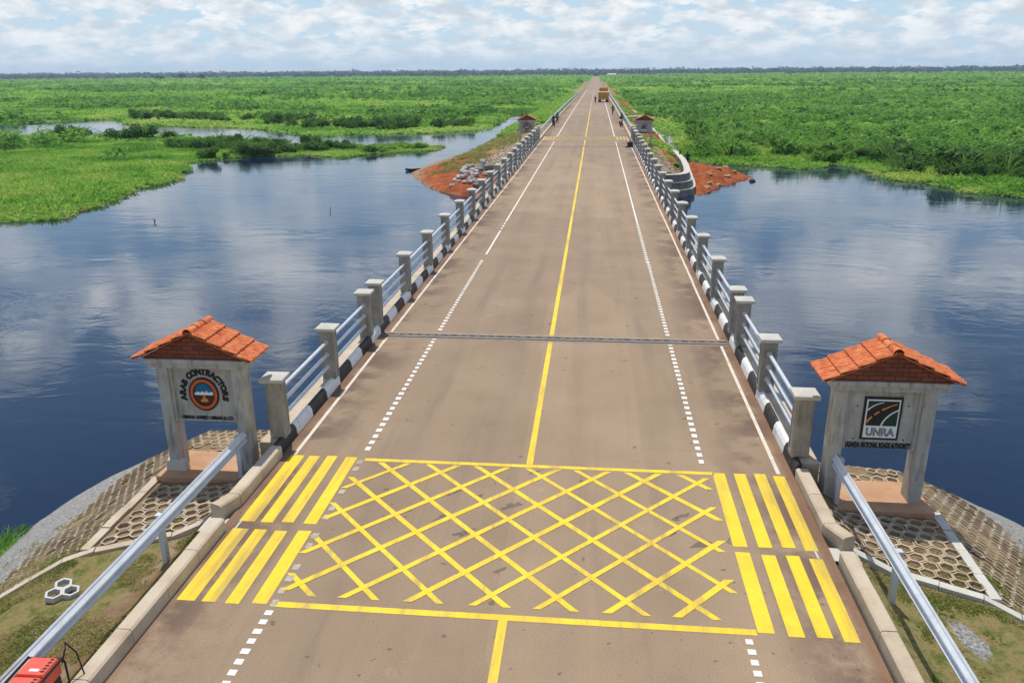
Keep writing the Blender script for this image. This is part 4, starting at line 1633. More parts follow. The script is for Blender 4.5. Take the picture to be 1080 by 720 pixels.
# ------------------------------------------------------------------ machine by the left guard rail
gen = thing("portable_machine", "red-topped portable machine in a black tube frame beside the left guard rail", "machine", (-5.57, 7.24, -0.30), 0.04)
gen.scale = (0.79, 0.62, 1.24)
for k, (y0, y1) in enumerate(((0.10, 0.62), (-0.46, 0.06))):
    mb = MB()
    mb.box(-0.235, 0.235, y0, y1, 0.62, 0.80, bev=0.022)
    lid = mb.build("cover", "red_plastic", gen)
    for q in range(5):
        mb = MB()
        yy = y0 + 0.09 + q * 0.085
        mb.box(0.13, 0.19, yy, yy + 0.035, 0.801, 0.806)
        mb.build("vent_slot", "black_paint", lid)
    mb = MB()
    mb.box(-0.06, 0.09, y0 + 0.10, y0 + 0.17, 0.801, 0.805)
    mb.build("sticker", "sign_white", lid)
mb = MB()
mb.box(-0.22, 0.22, -0.45, 0.60, 0.22, 0.615, bev=0.03)
mb.build("engine", "black_paint", gen)
for sx in (-1, 1):
    mb = MB()
    x = sx * 0.275
    mb.tube([(x, 0.68, 0.0), (x, 0.68, 0.72), (x, 0.62, 0.79), (x, -0.45, 0.79), (x, -0.52, 0.72), (x, -0.52, 0.0)], 0.018, 8)
    mb.build("frame_tube", "black_paint", gen)
mb = MB()
mb.tube([(-0.275, 0.66, 0.76), (0.275, 0.66, 0.76)], 0.018, 8)
mb.tube([(-0.275, -0.50, 0.76), (0.275, -0.50, 0.76)], 0.018, 8)
mb.build("cross_tube", "black_paint", gen)
mb = MB()
mb.tube([(0.24, 0.66, 0.72), (0.26, 0.80, 0.84), (0.20, 0.92, 0.86), (0.30, 1.02, 0.70), (0.38, 0.98, 0.45), (0.40, 0.9, 0.1)], 0.013, 7)
mb.build("cable", "rubber", gen)
mb = MB()
mb.tube([(0.27, -0.2, 0.35), (0.40, -0.26, 0.33)], 0.03, 10)
mb.build("exhaust_pipe", "galvanised", gen)
mb = MB()
mb.box(-0.24, -0.08, 0.68, 0.80, 0.55, 0.66, bev=0.02)
mb.build("fuel_tap", "red_plastic", gen)


# ------------------------------------------------------------------ people
def person(label, loc, rz_=0.0, pose="stand", shirt="dark_cloth", trousers="dark_cloth", k=1.0, group=None):
    """one continuous skinned body with shirt, trousers and hair as children"""
    root = thing("person", label, "person", loc, rz_, group)
    if pose == "stand":
        J = {"pel": (0, 0, .93), "wai": (0, 0, 1.08), "che": (0, .01, 1.30), "nec": (0, .02, 1.47), "hed": (0, .04, 1.60), "top": (0, .04, 1.70),
             "sl": (-.18, 0, 1.40), "el": (-.25, .02, 1.14), "wl": (-.26, .12, .92), "hl": (-.25, .15, .84), "sr": (.18, 0, 1.40), "er": (.25, .02, 1.14), "wr": (.26, .12, .92), "hr": (.25, .15, .84),
             "pl": (-.09, 0, .88), "kl": (-.10, .03, .48), "al": (-.11, -.02, .09), "fl": (-.12, .14, .04), "pr": (.09, 0, .88), "kr": (.11, .06, .48), "ar": (.13, .0, .09), "fr": (.14, .15, .04)}
    elif pose == "walk":
        J = {"pel": (0, 0, .92), "wai": (0, .01, 1.07), "che": (0, .04, 1.29), "nec": (0, .06, 1.46), "hed": (0, .09, 1.59), "top": (0, .09, 1.69),
             "sl": (-.18, .02, 1.39), "el": (-.25, -.10, 1.15), "wl": (-.26, -.08, .92), "hl": (-.26, -.04, .84), "sr": (.18, .04, 1.39), "er": (.26, .12, 1.15), "wr": (.26, .30, .99), "hr": (.25, .38, .96),
             "pl": (-.09, 0, .88), "kl": (-.10, .20, .50), "al": (-.11, .24, .09), "fl": (-.12, .38, .05), "pr": (.09, 0, .88), "kr": (.10, -.05, .48), "ar": (.11, -.28, .14), "fr": (.12, -.16, .04)}
    else:  # riding
        J = {"pel": (0, 0, .82), "wai": (0, .03, .98), "che": (0, .10, 1.19), "nec": (0, .14, 1.36), "hed": (0, .18, 1.48), "top": (0, .18, 1.58),
             "sl": (-.18, .08, 1.28), "el": (-.27, .26, 1.08), "wl": (-.27, .46, 1.04), "hl": (-.26, .53, 1.03), "sr": (.18, .08, 1.28), "er": (.27, .26, 1.08), "wr": (.27, .46, 1.04), "hr": (.26, .53, 1.03),
             "pl": (-.10, .02, .79), "kl": (-.20, .38, .68), "al": (-.19, .22, .30), "fl": (-.19, .34, .24), "pr": (.10, .02, .79), "kr": (.20, .38, .68), "ar": (.19, .22, .30), "fr": (.19, .34, .24)}
    rad = {"pel": .13, "wai": .125, "che": .145, "nec": .055, "hed": .095, "top": .07, "s": .065, "e": .045, "w": .033, "h": .04, "p": .10, "k": .065, "a": .042, "f": .04}
    bones = [("pel", "wai"), ("wai", "che"), ("che", "nec"), ("nec", "hed"), ("hed", "top"), ("che", "sl"), ("sl", "el"), ("el", "wl"), ("wl", "hl"), ("che", "sr"), ("sr", "er"), ("er", "wr"), ("wr", "hr"),
             ("pel", "pl"), ("pl", "kl"), ("kl", "al"), ("al", "fl"), ("pel", "pr"), ("pr", "kr"), ("kr", "ar"), ("ar", "fr")]

    def skinned(name, mat, bs, grow):
        names = []
        for a, b in bs:
            for q in (a, b):
                if q not in names:
                    names.append(q)
        me = bpy.data.meshes.new(name)
        me.from_pydata([tuple(k * c for c in J[q]) for q in names], [(names.index(a), names.index(b)) for a, b in bs], [])
        o = bpy.data.objects.new(name, me)
        col.objects.link(o)
        o.modifiers.new("skin", "SKIN")
        sd = me.skin_vertices.new() if not me.skin_vertices else me.skin_vertices[0]
        for i, q in enumerate(names):
            r = rad.get(q, rad.get(q[0], .05)) * k + grow
            me.skin_vertices[0].data[i].radius = (r, r * (0.75 if q in ("pel", "wai", "che") else 1.0))
        me.skin_vertices[0].data[0].use_root = True
        sub = o.modifiers.new("smooth", "SUBSURF")
        sub.levels = sub.render_levels = 1
        dg = bpy.context.evaluated_depsgraph_get()
        me2 = bpy.data.meshes.new_from_object(o.evaluated_get(dg))
        bpy.data.objects.remove(o)
        me2.materials.clear()
        me2.materials.append(MATS[mat])
        o = bpy.data.objects.new(name, me2)
        col.objects.link(o)
        o.parent = root
        return o
    skinned("body", "skin", bones, 0.0)
    skinned("shirt", shirt, [b for b in bones if b in (("pel", "wai"), ("wai", "che"), ("che", "sl"), ("sl", "el"), ("che", "sr"), ("sr", "er"))], 0.022)
    skinned("trousers", trousers, [b for b in bones if b[0] in ("pel", "pl", "pr", "kl", "kr") and b[1] not in ("wai",)], 0.018)
    mb = MB()
    hx, hy, hz_2 = [k * c for c in J["hed"]]
    rings = []
    for i in range(6):
        t = PI / 2 * i / 5
        rings.append([(hx + .112 * k * math.cos(t) * math.cos(a), hy - .012 + .118 * k * math.cos(t) * math.sin(a), hz_2 + .03 + .115 * k * math.sin(t)) for a in [2 * PI * q / 12 for q in range(12)]])
    mb.loft(rings)
    mb.build("hair", "rubber", root)
    return root


def motorcycle(label, loc, rz_, group):
    root = thing("motorcycle", label, "motorcycle", loc, rz_, group)
    for y in (-0.62, 0.66):
        mb = MB()
        rings = []
        for i in range(21):
            a = 2 * PI * i / 20
            c, s_ = math.cos(a), math.sin(a)
            rings.append([(w, y + r * c, 0.30 + r * s_) for w, r in ((-.045, .25), (-.03, .30), (.03, .30), (.045, .25))])
        mb.loft(rings, caps=False)
        wh = mb.build("wheel", "rubber", root)
        mb = MB()
        mb.tube([(-.03, y, .30), (.03, y, .30)], 0.07, 12)
        for q in range(6):
            a = q * PI / 3
            mb.tube([(0, y, .30), (0, y + .25 * math.cos(a), .30 + .25 * math.sin(a))], .012, 5)
        mb.build("rim", "galvanised", wh)
    mb = MB()
    mb.tube([(0, .66, .30), (0, .55, .62), (0, .44, .98)], .03, 8)
    mb.tube([(-.33, .36, 1.04), (-.1, .43, 1.0), (.1, .43, 1.0), (.33, .36, 1.04)], .016, 7)
    mb.build("fork", "galvanised", root)
    mb = MB()
    mb.loft([[(-.10, .36, .70), (.10, .36, .70), (.09, .36, .84), (-.09, .36, .84)], [(-.14, .12, .72), (.14, .12, .72), (.12, .12, .90), (-.12, .12, .90)], [(-.09, -.10, .70), (.09, -.10, .70), (.08, -.10, .80), (-.08, -.10, .80)]])
    mb.build("fuel_tank", "red_plastic", root)
    mb = MB()
    mb.box(-.12, .12, -.72, -.08, .72, .80, bev=.02)
    mb.build("seat", "rubber", root)
    mb = MB()
    mb.box(-.13, .13, -.14, .26, .24, .64, bev=.03)
    mb.tube([(.14, -.1, .3), (.15, -.8, .36)], .04, 8)
    mb.build("engine", "black_paint", root)
    mb = MB()
    mb.loft([[(.06 * math.cos(a) * q, .50 + w, .88 + .06 * math.sin(a) * q) for a in [2 * PI * z / 10 for z in range(10)]] for w, q in ((0, .7), (.08, 1.4))])
    mb.build("headlight", "sign_white", root)
    return root


gm = "motorcycles by the far crossing"
motorcycle("dark motorcycle by the left guard rail beyond the far crossing", (-4.95, 122.0, rz(122)), PI + 0.15, gm)
person("person in a grey-blue shirt walking beside the motorcycle on the left", (-4.7, 126.5, rz(126)), 0.2, "walk", "blue_cloth", "dark_cloth")
person("person in dark clothes bending over the motorcycle on the left", (-5.0, 120.9, rz(121)), 0.1, "walk", "dark_cloth", "dark_cloth", 0.92)
motorcycle("dark motorcycle with a rider by the right guard rail beyond the far crossing", (4.85, 119.5, rz(119.5)), PI - 0.2, gm)
person("rider in dark clothes sitting on the motorcycle on the right", (4.85, 119.85, rz(119.5)), PI - 0.2, "ride", "dark_cloth", "dark_cloth")
person("person in blue standing behind the motorcycle on the right", (5.02, 123.5, rz(123.5)), 0.4, "stand", "blue_cloth", "dark_cloth")
person("person in a green top walking on the right shoulder before the orange truck", (4.25, 152.5, rz(152.5)), 2.6, "walk", "green_cloth", "dark_cloth", 1.05)
for i, (x, y, lb, ps) in enumerate(((11.0, 96.0, "shorter person in dark clothes standing on the bank edge below the far right sign board", "stand"), (11.75, 94.5, "taller person in dark clothes standing at the bank edge nearest the marsh", "walk"))):
    person(lb, (x, y, max(fz(x, y), -2.9)), 1.2 + i, ps, "dark_cloth", "dark_cloth", 0.86 + 0.16 * i)
person("worker in dark clothes standing by the orange truck near the centre line", (0.95, 216.0, rz(216)), 0.3, "stand", "dark_cloth", "dark_cloth")

tb = thing("tool_case", "black tool case standing on the right edge line near the far crossing", "tool case", (4.85, 87.0, 0.0), 0.1)
mb = MB()
mb.box(-.28, .28, -.2, .2, 0.0, .55, bev=.03)
mb.build("case_body", "black_paint", tb)
mb = MB()
mb.tube([(-.12, 0, .55), (-.1, 0, .64), (.1, 0, .64), (.12, 0, .55)], .02, 8)
mb.build("handle", "rubber", tb)
o = rock_mb(0.11, 55).build("loose_stone", "wet_wood")
o.location = (4.45, 86.6, 0.06)
tag(o, "small dark stone on the asphalt beside the black tool case", "stone")

# ------------------------------------------------------------------ truck
TY = 223.0
tk = thing("tipper_truck", "orange tipper truck seen from behind in the right lane beyond the bridge", "truck", (3.1, TY, rz(TY)))
mb = MB()
def rct(x, y0, y1, z0, z1):
    return [(-x, y0, z0), (x, y0, z0), (x, y1, z1), (-x, y1, z1)]
mb.loft([[(-1.30, 0.0, 1.15), (1.30, 0.0, 1.15), (1.50, -0.12, 2.45), (-1.50, -0.12, 2.45)], [(-1.30, 5.2, 1.15), (1.30, 5.2, 1.15), (1.50, 5.2, 2.45), (-1.50, 5.2, 2.45)]])
bed = mb.build("tipper_body", "truck_yellow", tk)
mb = MB()
for x in (-1.2, -0.6, 0.0, 0.6, 1.2):
    mb.box(x - .05, x + .05, -.19, -.13, 1.2, 2.40)
mb.build("tailgate_rib", "truck_orange", bed)
mb = MB()
mb.box(-1.54, 1.54, -0.22, 5.22, 2.452, 2.62)
mb.build("top_rail", "truck_cream", bed)
mb = MB()
mb.loft([rct(1.22, 5.3, 7.2, 1.0, 1.0), rct(1.22, 5.3, 7.3, 2.2, 2.2), rct(1.15, 5.3, 7.0, 3.35, 3.35)])
cab = mb.build("cab", "truck_orange", tk)
mb = MB()
mb.box(-1.05, 1.05, 5.255, 5.295, 2.75, 3.2)
mb.build("rear_window", "black_paint", cab)
mb = MB()
mb.box(-1.15, 1.15, 4.2, 5.25, 2.70, 3.62, bev=.05)
mb.build("cab_guard", "truck_orange", bed)
mb = MB()
mb.box(-1.35, 1.35, -0.30, -0.125, 0.72, 1.08, bev=.03)
bump_ = mb.build("bumper", "truck_yellow", tk)
for sx in (-1, 1):
    mb = MB()
    mb.box(sx * 1.05 - .15, sx * 1.05 + .15, -.335, -.302, .80, .98)
    mb.build("tail_light", "sign_orange", bump_)
mb = MB()
mb.box(-.45, .45, -0.1, 7.0, 0.62, 0.98)
mb.build("chassis", "black_paint", tk)
for y in (0.75, 2.1, 6.3):
    for sx in (-1, 1):
        mb = MB()
        x0, x1 = sorted((sx * 0.62, sx * 1.36)) if y < 5 else sorted((sx * 0.95, sx * 1.32))
        mb.loft([[(x, y + r * math.cos(a), .58 + r * math.sin(a)) for a in [2 * PI * q / 20 for q in range(20)]] for x, r in ((x0, .50), (x0 + .05, .58), (x1 - .05, .58), (x1, .50))])
        w_ = mb.build("wheel", "rubber", tk)
        mb = MB()
        mb.tube([(sx * 1.32, y, .58), (sx * (1.38 if y < 5 else 1.34), y, .58)], .26, 14)
        mb.build("rim", "truck_orange", w_)
for sx in (-1, 1):
    mb = MB()
    mb.box(sx * 1.05 - .3, sx * 1.05 + .3, -.02, .02, .12, .70)
    mb.build("mudflap", "rubber", tk)

cv = thing("culvert_box", "blue-grey concrete culvert box on the red earth beside the right guard rail", "culvert", (8.6, 152, fz(8.6, 152)), 0.1)
mb = MB()
mb.box(-1.3, 1.3, 0, 1.6, -0.2, 0.75, bev=.04)
mb.build("box_wall", "culvert_grey", cv)
mb = MB()
mb.box(-1.4, 1.4, -.1, 1.7, 0.752, 0.88, bev=.03)
mb.build("cover_slab", "concrete_cap", cv)


# ------------------------------------------------------------------ vegetation
def leaves(cen, rad, hgt, tint, n, size, aspect=1.6, up=0.5, seed=0, blade=False, shell=0.55):
    """n leaf quads per clump; cen (N,3), rad/hgt/tint (N,). Returns verts, faces, tint per vertex."""
    r = np.random.default_rng(seed)
    Nn = len(cen)
    idx = np.repeat(np.arange(Nn), n)
    Mn = Nn * n
    th = r.uniform(0, 2 * PI, Mn)
    if blade:
        rr = np.sqrt(r.uniform(0, 1, Mn)) * 0.75
        base = cen[idx] + np.stack([np.cos(th) * rr * rad[idx], np.sin(th) * rr * rad[idx], np.zeros(Mn)], 1)
        lean = r.uniform(0.10, 0.75, Mn)
        d = np.stack([np.cos(th) * lean, np.sin(th) * lean, np.ones(Mn)], 1)
        d += r.normal(0, 0.15, (Mn, 3))
        d /= np.linalg.norm(d, axis=1)[:, None]
        ln = hgt[idx] * r.uniform(0.55, 1.1, Mn)
        side = np.cross(d, r.normal(0, 1, (Mn, 3)))
        side /= np.linalg.norm(side, axis=1)[:, None] + 1e-9
        w = size * r.uniform(0.6, 1.3, Mn)
        droop = np.stack([np.cos(th), np.sin(th), -0.3 * np.ones(Mn)], 1) * (ln * r.uniform(0.1, 0.45, Mn))[:, None]
        mid = base + d * (ln * 0.6)[:, None]
        tip = base + d * ln[:, None] + droop
        s2 = side * w[:, None]
        v = np.stack([base - s2 * .4, base + s2 * .4, mid + s2, mid - s2, tip + s2 * .35, tip - s2 * .35], 1).reshape(-1, 3)
        k = np.arange(Mn) * 6
        f = np.concatenate([np.stack([k, k + 1, k + 2, k + 3], 1), np.stack([k + 3, k + 2, k + 4, k + 5], 1)])
        tv = np.repeat(np.clip(tint[idx] + r.normal(0, 0.10, Mn), 0, 1), 6)
        return v, f, tv
    # leaves through a dome, denser at the shell
    cz_ = r.uniform(-0.15, 1.0, Mn)
    rad_f = (shell + (1 - shell) * r.uniform(0, 1, Mn) ** 0.6)
    sn = np.sqrt(np.clip(1 - cz_ ** 2, 0, 1))
    dirv = np.stack([np.cos(th) * sn, np.sin(th) * sn, cz_], 1)
    pos = cen[idx] + dirv * np.stack([rad[idx] * rad_f, rad[idx] * rad_f, hgt[idx] * rad_f], 1)
    nrm = dirv * (1 - up) + np.array([0, 0, up]) + r.normal(0, 0.42, (Mn, 3))
    nrm /= np.linalg.norm(nrm, axis=1)[:, None]
    a = np.cross(nrm, r.normal(0, 1, (Mn, 3)))
    a /= np.linalg.norm(a, axis=1)[:, None] + 1e-9
    b = np.cross(nrm, a)
    sz = size * r.uniform(0.6, 1.35, Mn)
    A = a * (sz * aspect * .5)[:, None]
    B = b * (sz * .5)[:, None]
    v = np.stack([pos - A, pos - B * .9, pos + A, pos + B * .9], 1).reshape(-1, 3)
    k = np.arange(Mn) * 4
    f = np.stack([k, k + 1, k + 2, k + 3], 1)
    tv = np.repeat(np.clip(tint[idx] + r.normal(0, 0.13, Mn), 0, 1), 4)
    return v, f, tv


def leaf_obj(name, parts, mat, parent=None):
    V, Fc, T, k = [], [], [], 0
    for v, f, t in parts:
        V.append(v)
        Fc.append(f + k)
        T.append(t)
        k += len(v)
    return np_mesh(name, np.concatenate(V), np.concatenate(Fc), mat, parent, attrs={"tint": ("FLOAT", np.concatenate(T))})


def in_wedge(x, y, pad=6.0):
    """roughly the part of the plain the photograph can see, with a margin for other viewpoints"""
    u = (x - 1.2) / np.maximum(y, 1)
    return (u > -0.86 - pad / np.maximum(y, 1)) & (u < 0.62 + pad / np.maximum(y, 1))


def on_bank(x, y):
    toe = np.where(x < 0, np.interp(y, *LTOE), np.interp(y, *RTOE))
    return np.abs(x) < toe + 0.2


def scatter(y0, y1, spacing, seed):
    r = np.random.default_rng(seed)
    nx, ny = int((1.62 * y1 + 40) / spacing), int((y1 - y0) / spacing)
    gx, gy = np.meshgrid(np.arange(nx), np.arange(ny))
    x = -0.90 * y1 - 15 + (gx.ravel() + r.uniform(0, 1, gx.size)) * spacing
    y = y0 + (gy.ravel() + r.uniform(0, 1, gx.size)) * spacing
    k = in_wedge(x, y)
    x, y = x[k], y[k]
    k = ~on_bank(x, y)
    x, y = x[k], y[k]
    s = shore(x, y)
    k = s > 0.1
    return x[k], y[k], s[k], r


def tallness(x, y):
    """1 where the papyrus scrub stands tall and dark, 0 in the low bright reed"""
    big = fbm(x / 34.0 + 11, y / 26.0, 71, 4)
    right = smooth01((x - 8) / 12)
    t = smooth01((big - 0.50 + 0.10 * right) / 0.10)
    return t


parts = []
# near and middle distance, leaf by leaf
x, y, s, r = scatter(40, 125, 0.85, 1)
t = tallness(x, y) * smooth01((s - 6) / 6)
low = t < 0.5
z0 = np.full(len(x), WATER_Z + 0.1)
tn = np.clip(0.42 + 1.5 * (fbm(x / 5, y / 5, 51, 4) - 0.47) + 0.22 * np.exp(-s / 6) + r.normal(0, .05, len(x)), 0.05, 1)
hh = (0.50 + 0.75 * fbm(x / 3, y / 3, 81, 3)) * np.clip(0.35 + s * 0.16, 0.35, 1.0) * np.where((y > 92) & (x < -14), 0.55, 1.0)
cen = np.stack([x, y, z0], 1)
parts.append(leaves(cen, np.full(len(x), 0.85), hh, tn, 20, 0.075, seed=2, blade=True))
k = r.uniform(0, 1, len(x)) < 0.8
parts.append(leaves(cen[k] + [0, 0, .02], np.full(k.sum(), 0.75), hh[k] * 0.62, tn[k] * 0.85, 16, 0.26, 1.5, 0.8, seed=3))
x, y, s, r = scatter(125, 300, 1.9, 4)
tn = np.clip(0.45 + 1.5 * (fbm(x / 9, y / 9, 52, 4) - 0.47) + r.normal(0, .05, len(x)), 0.05, 1)
hh = (0.4 + 0.8 * fbm(x / 6, y / 6, 82, 3)) * np.where((y < 170) & (x < -14), 0.5, 1.0) * np.clip(0.4 + s * 0.12, 0.4, 1.0)
cen = np.stack([x, y, np.full(len(x), WATER_Z + 0.15)], 1)
tn = np.clip(tn + 0.9 * (fbm(x / 40, y / 55, 58, 3) - 0.5), 0.02, 1)
parts.append(leaves(cen, np.full(len(x), 1.7), hh, tn, 18, 0.62, 1.5, 0.8, seed=5))
x, y, s, r = scatter(300, 700, 4.6, 6)
tn = np.clip(0.45 + 1.0 * (fbm(x / 22, y / 30, 53, 4) - 0.47) + r.normal(0, .05, len(x)), 0.05, 1)
hh = 0.7 + 0.9 * fbm(x / 14, y / 14, 83, 3)
cen = np.stack([x, y, np.full(len(x), WATER_Z + 0.2)], 1)
tn = np.clip(tn + 0.9 * (fbm(x / 70, y / 110, 59, 3) - 0.5), 0.02, 1)
parts.append(leaves(cen, np.full(len(x), 3.9), hh, tn, 14, 1.7, 1.6, 0.85, seed=7))
x, y, s, r = scatter(700, 2000, 13.0, 8)
tn = np.clip(0.45 + 0.9 * (fbm(x / 60, y / 90, 54, 4) - 0.47) + r.normal(0, .06, len(x)), 0.05, 1)
cen = np.stack([x, y, np.full(len(x), WATER_Z + 0.2)], 1)
parts.append(leaves(cen, np.full(len(x), 10.0), 1.2 + 1.2 * fbm(x / 30, y / 30, 84, 3), tn, 12, 4.6, 1.7, 0.9, seed=9))
stuff(leaf_obj("marsh_reed", parts, "reed_leaf"), "green reed and papyrus covering the flood plain", "marsh reed")

# taller papyrus scrub, as a mass further out
parts = []
x, y, s, r = scatter(92, 340, 2.5, 21)
t = tallness(x, y) * smooth01((s - 3.5) / 4)
k = (r.uniform(0, 1, len(x)) < t * 0.8) & ~((x < -14) & (y > 100) & (y < 178) & (s < 14))
x, y = x[k], y[k]
tn = np.clip(0.42 + 0.9 * (fbm(x / 7, y / 7, 55, 4) - 0.5) + r.normal(0, .06, len(x)), 0.03, 1)
hh = 1.3 + 1.7 * fbm(x / 5, y / 5, 85, 3)
cen = np.stack([x, y, np.full(len(x), WATER_Z + 0.3)], 1)
far_ = y > 180
parts.append(leaves(cen[~far_], (1.25 + 0.6 * r.uniform(0, 1, (~far_).sum())), hh[~far_], tn[~far_], 70, 0.42, 1.7, 0.6, seed=22))
parts.append(leaves(cen[far_], (1.5 + 0.7 * r.uniform(0, 1, far_.sum())), hh[far_], tn[far_], 30, 0.75, 1.6, 0.65, seed=23))
x, y, s, r = scatter(340, 900, 7.0, 24)
t = smooth01((fbm(x / 50 + 3, y / 45, 71, 4) - 0.52) / 0.08)
k = r.uniform(0, 1, len(x)) < t * 0.8
x, y = x[k], y[k]
tn = np.clip(0.38 + 0.8 * (fbm(x / 20, y / 20, 56, 4) - 0.5) + r.normal(0, .06, len(x)), 0.03, 1)
cen = np.stack([x, y, np.full(len(x), WATER_Z + 0.3)], 1)
parts.append(leaves(cen, np.full(len(x), 3.6), 1.6 + 2.2 * fbm(x / 15, y / 15, 86, 3), tn, 22, 1.6, 1.6, 0.65, seed=25))
stuff(leaf_obj("papyrus_scrub", parts, "bush_leaf"), "taller dark green papyrus scrub spread over the flood plain", "scrub")

# floating leaves and weed along the shores
x, y, s, r = scatter(40, 140, 1.0, 31)
# dry rusty stems at the water line
edge_k = s < 1.3
cen = np.stack([x, y, np.full(len(x), WATER_Z + 0.0)], 1)[edge_k]
ek = edge_k.sum()
o = leaf_obj("shore_weed", [leaves(cen, np.full(ek, .9), np.full(ek, .22), np.clip(r.uniform(.2, 1, ek), 0, 1), 14, .16, 2.0, .7, seed=32)], "verge_leaf")
stuff(o, "dry yellowish weed fringing the marsh shore", "shore weed")

# individual bushes that stand out along the shores and channels
bush_protos = []
for q in range(6):
    rr_ = np.random.default_rng(300 + q)
    nb = 7
    c_ = np.stack([rr_.normal(0, .62, nb), rr_.normal(0, .62, nb), rr_.uniform(0.25, 1.1, nb)], 1)
    ra = rr_.uniform(.45, .85, nb)
    lv = leaves(c_, ra, ra * rr_.uniform(.8, 1.2, nb), np.clip(rr_.normal(.40, .10, nb), .1, .9), 130, .21, 1.9, .35, seed=310 + q, shell=.5)
    bl = leaves(np.array([[0, 0, 0.1]] * 3) + rr_.normal(0, .4, (3, 3)) * [1, 1, 0], np.full(3, .9), np.full(3, 1.9), np.full(3, .62), 26, .045, seed=330 + q, blade=True)
    bush_protos.append([lv, bl])
made = {}


def bush(x, y, k, kind, label, group, squash=1.0, mat="shrub_leaf"):
    src = kind
    kind = (kind, mat)
    if kind not in made:
        o = leaf_obj("marsh_bush", bush_protos[src], mat)
        made[kind] = o
    else:
        o = made[kind].copy()
        col.objects.link(o)
    o.location = (x, y, WATER_Z + 0.05)
    o.rotation_euler = (0, 0, random.uniform(0, 6.28))
    o.scale = (k * random.uniform(.9, 1.25), k * random.uniform(.9, 1.25), k * squash * random.uniform(.85, 1.15))
    tag(o, label, "bush", group)


def px_bush(lines, size, label, group, jit, n, squash=1.0, mat="shrub_leaf"):
    """bushes strung along world polylines"""
    for ln in lines:
        P = np.array(ln, float)
        seg = np.linalg.norm(np.diff(P, axis=0), axis=1)
        cum = np.concatenate([[0], np.cumsum(seg)])
        for i in range(n):
            d = random.uniform(0, cum[-1])
            x = np.interp(d, cum, P[:, 0]) + random.gauss(0, jit)
            y = np.interp(d, cum, P[:, 1]) + random.gauss(0, jit)
            if float(shore(np.array([x]), np.array([y]))[0]) < 0.4 or on_bank(np.array([x]), np.array([y]))[0]:
                continue
            bush(x, y, size * random.uniform(.7, 1.25), random.randrange(6), label, group, squash, mat)


px_bush([[(-47, 104), (-43, 112), (-36, 114), (-33, 110)], [(-62, 116), (-55, 116), (-47, 116)]], 0.95, "dark green bush in the row along the left shore, before the narrow channel", "bushes along the left shore", 1.6, 26)
px_bush([[(-94, 136), (-86, 138)], [(-78, 133), (-72, 134)]], 1.2, "round dark bush on the left bank of the narrow channel", "bushes on the channel bank", 0.9, 4)
px_bush([[(-31, 111), (-24, 116), (-26, 119), (-36, 117)]], 0.6, "light green bush on the narrow grassy islet left of the bridge", "bushes on the islet", 1.0, 16, 0.8, "reed_leaf")
px_bush([[(-62, 168), (-45, 160), (-33, 160), (-25, 168)], [(-110, 196), (-90, 186), (-70, 180)]], 1.25, "dark bush beyond the narrow channel on the left", "bushes beyond the channel", 3.0, 22)
px_bush([[(16, 116), (20, 108), (27, 104), (34, 104)], [(17, 128), (25, 118), (36, 114)]], 1.15, "leafy shrub behind the bright reed strip right of the stepped wall", "shrubs behind the right shore", 1.8, 26, 1.0, "bush_leaf")
px_bush([[(36, 92), (41, 86), (48, 80), (58, 76)], [(34, 101), (42, 96), (52, 90), (62, 84)]], 1.35, "big dark shrub at the right edge of the marsh, behind the low reed", "shrubs at the right edge", 1.8, 26)
px_bush([[(20, 150), (40, 140), (60, 130)]], 1.3, "dark shrub further out on the right of the marsh", "shrubs further out on the right", 5.0, 34, 1.0, "bush_leaf")

# near left bank: tuft of fresh green at the water's edge
tc_ = np.stack([RNG.normal(-12.55, .30, 46), RNG.normal(13.9, 0.9, 46), np.full(46, -3.02)], 1)
o = leaf_obj("water_grass", [leaves(tc_, np.full(46, .35), RNG.uniform(.16, .40, 46), RNG.uniform(.1, .7, 46), 34, .013, seed=61, blade=True)], "reed_leaf")
tag(o, "fresh green tuft of grass at the water's edge beside the near left bank", "grass tuft")

# sparse dry turf on the verges and banks
gx = np.concatenate([RNG.uniform(-12, 12, 20000), RNG.uniform(5.6, 9.6, 34000) * RNG.choice([-1, 1], 34000)])
gy = np.concatenate([RNG.uniform(3.0, 16.0, 20000), RNG.uniform(6.0, 12.6, 34000)])
ax = np.abs(gx)
gz_ = near_z(gx, gy)
paved = gy > low_edge_y(ax)
den_ = fbm(gx * 1.1, gy * 1.1, 66, 4)
k = (ax > 5.62) & (gz_ > -2.25) & (np.where(paved, np.where(ax > 7.95, den_ > 0.535, den_ > 0.55), den_ > 0.46)) & ~((ax > 5.5) & (ax < 7.9) & (gy > 13.9)) & (np.abs(gy - low_edge_y(ax)) > 0.16) & (np.hypot((gx - 6.95) / .5, (gy - 10.5) / .8) + RNG.normal(0, .25, len(gx)) > .85)
gx, gy, gz_ = gx[k], gy[k], gz_[k]
tn = np.clip(0.50 + 1.9 * (fbm(gx * 1.7, gy * 1.7, 67, 4) - .5) + RNG.normal(0, .18, len(gx)), 0, 1)
o = leaf_obj("verge_grass", [leaves(np.stack([gx, gy, gz_ - .01], 1), np.full(len(gx), .08), RNG.uniform(.015, .055, len(gx)), tn, 8, .009, seed=68, blade=True)], "verge_leaf")
stuff(o, "short patchy yellow green turf on the verges", "grass")
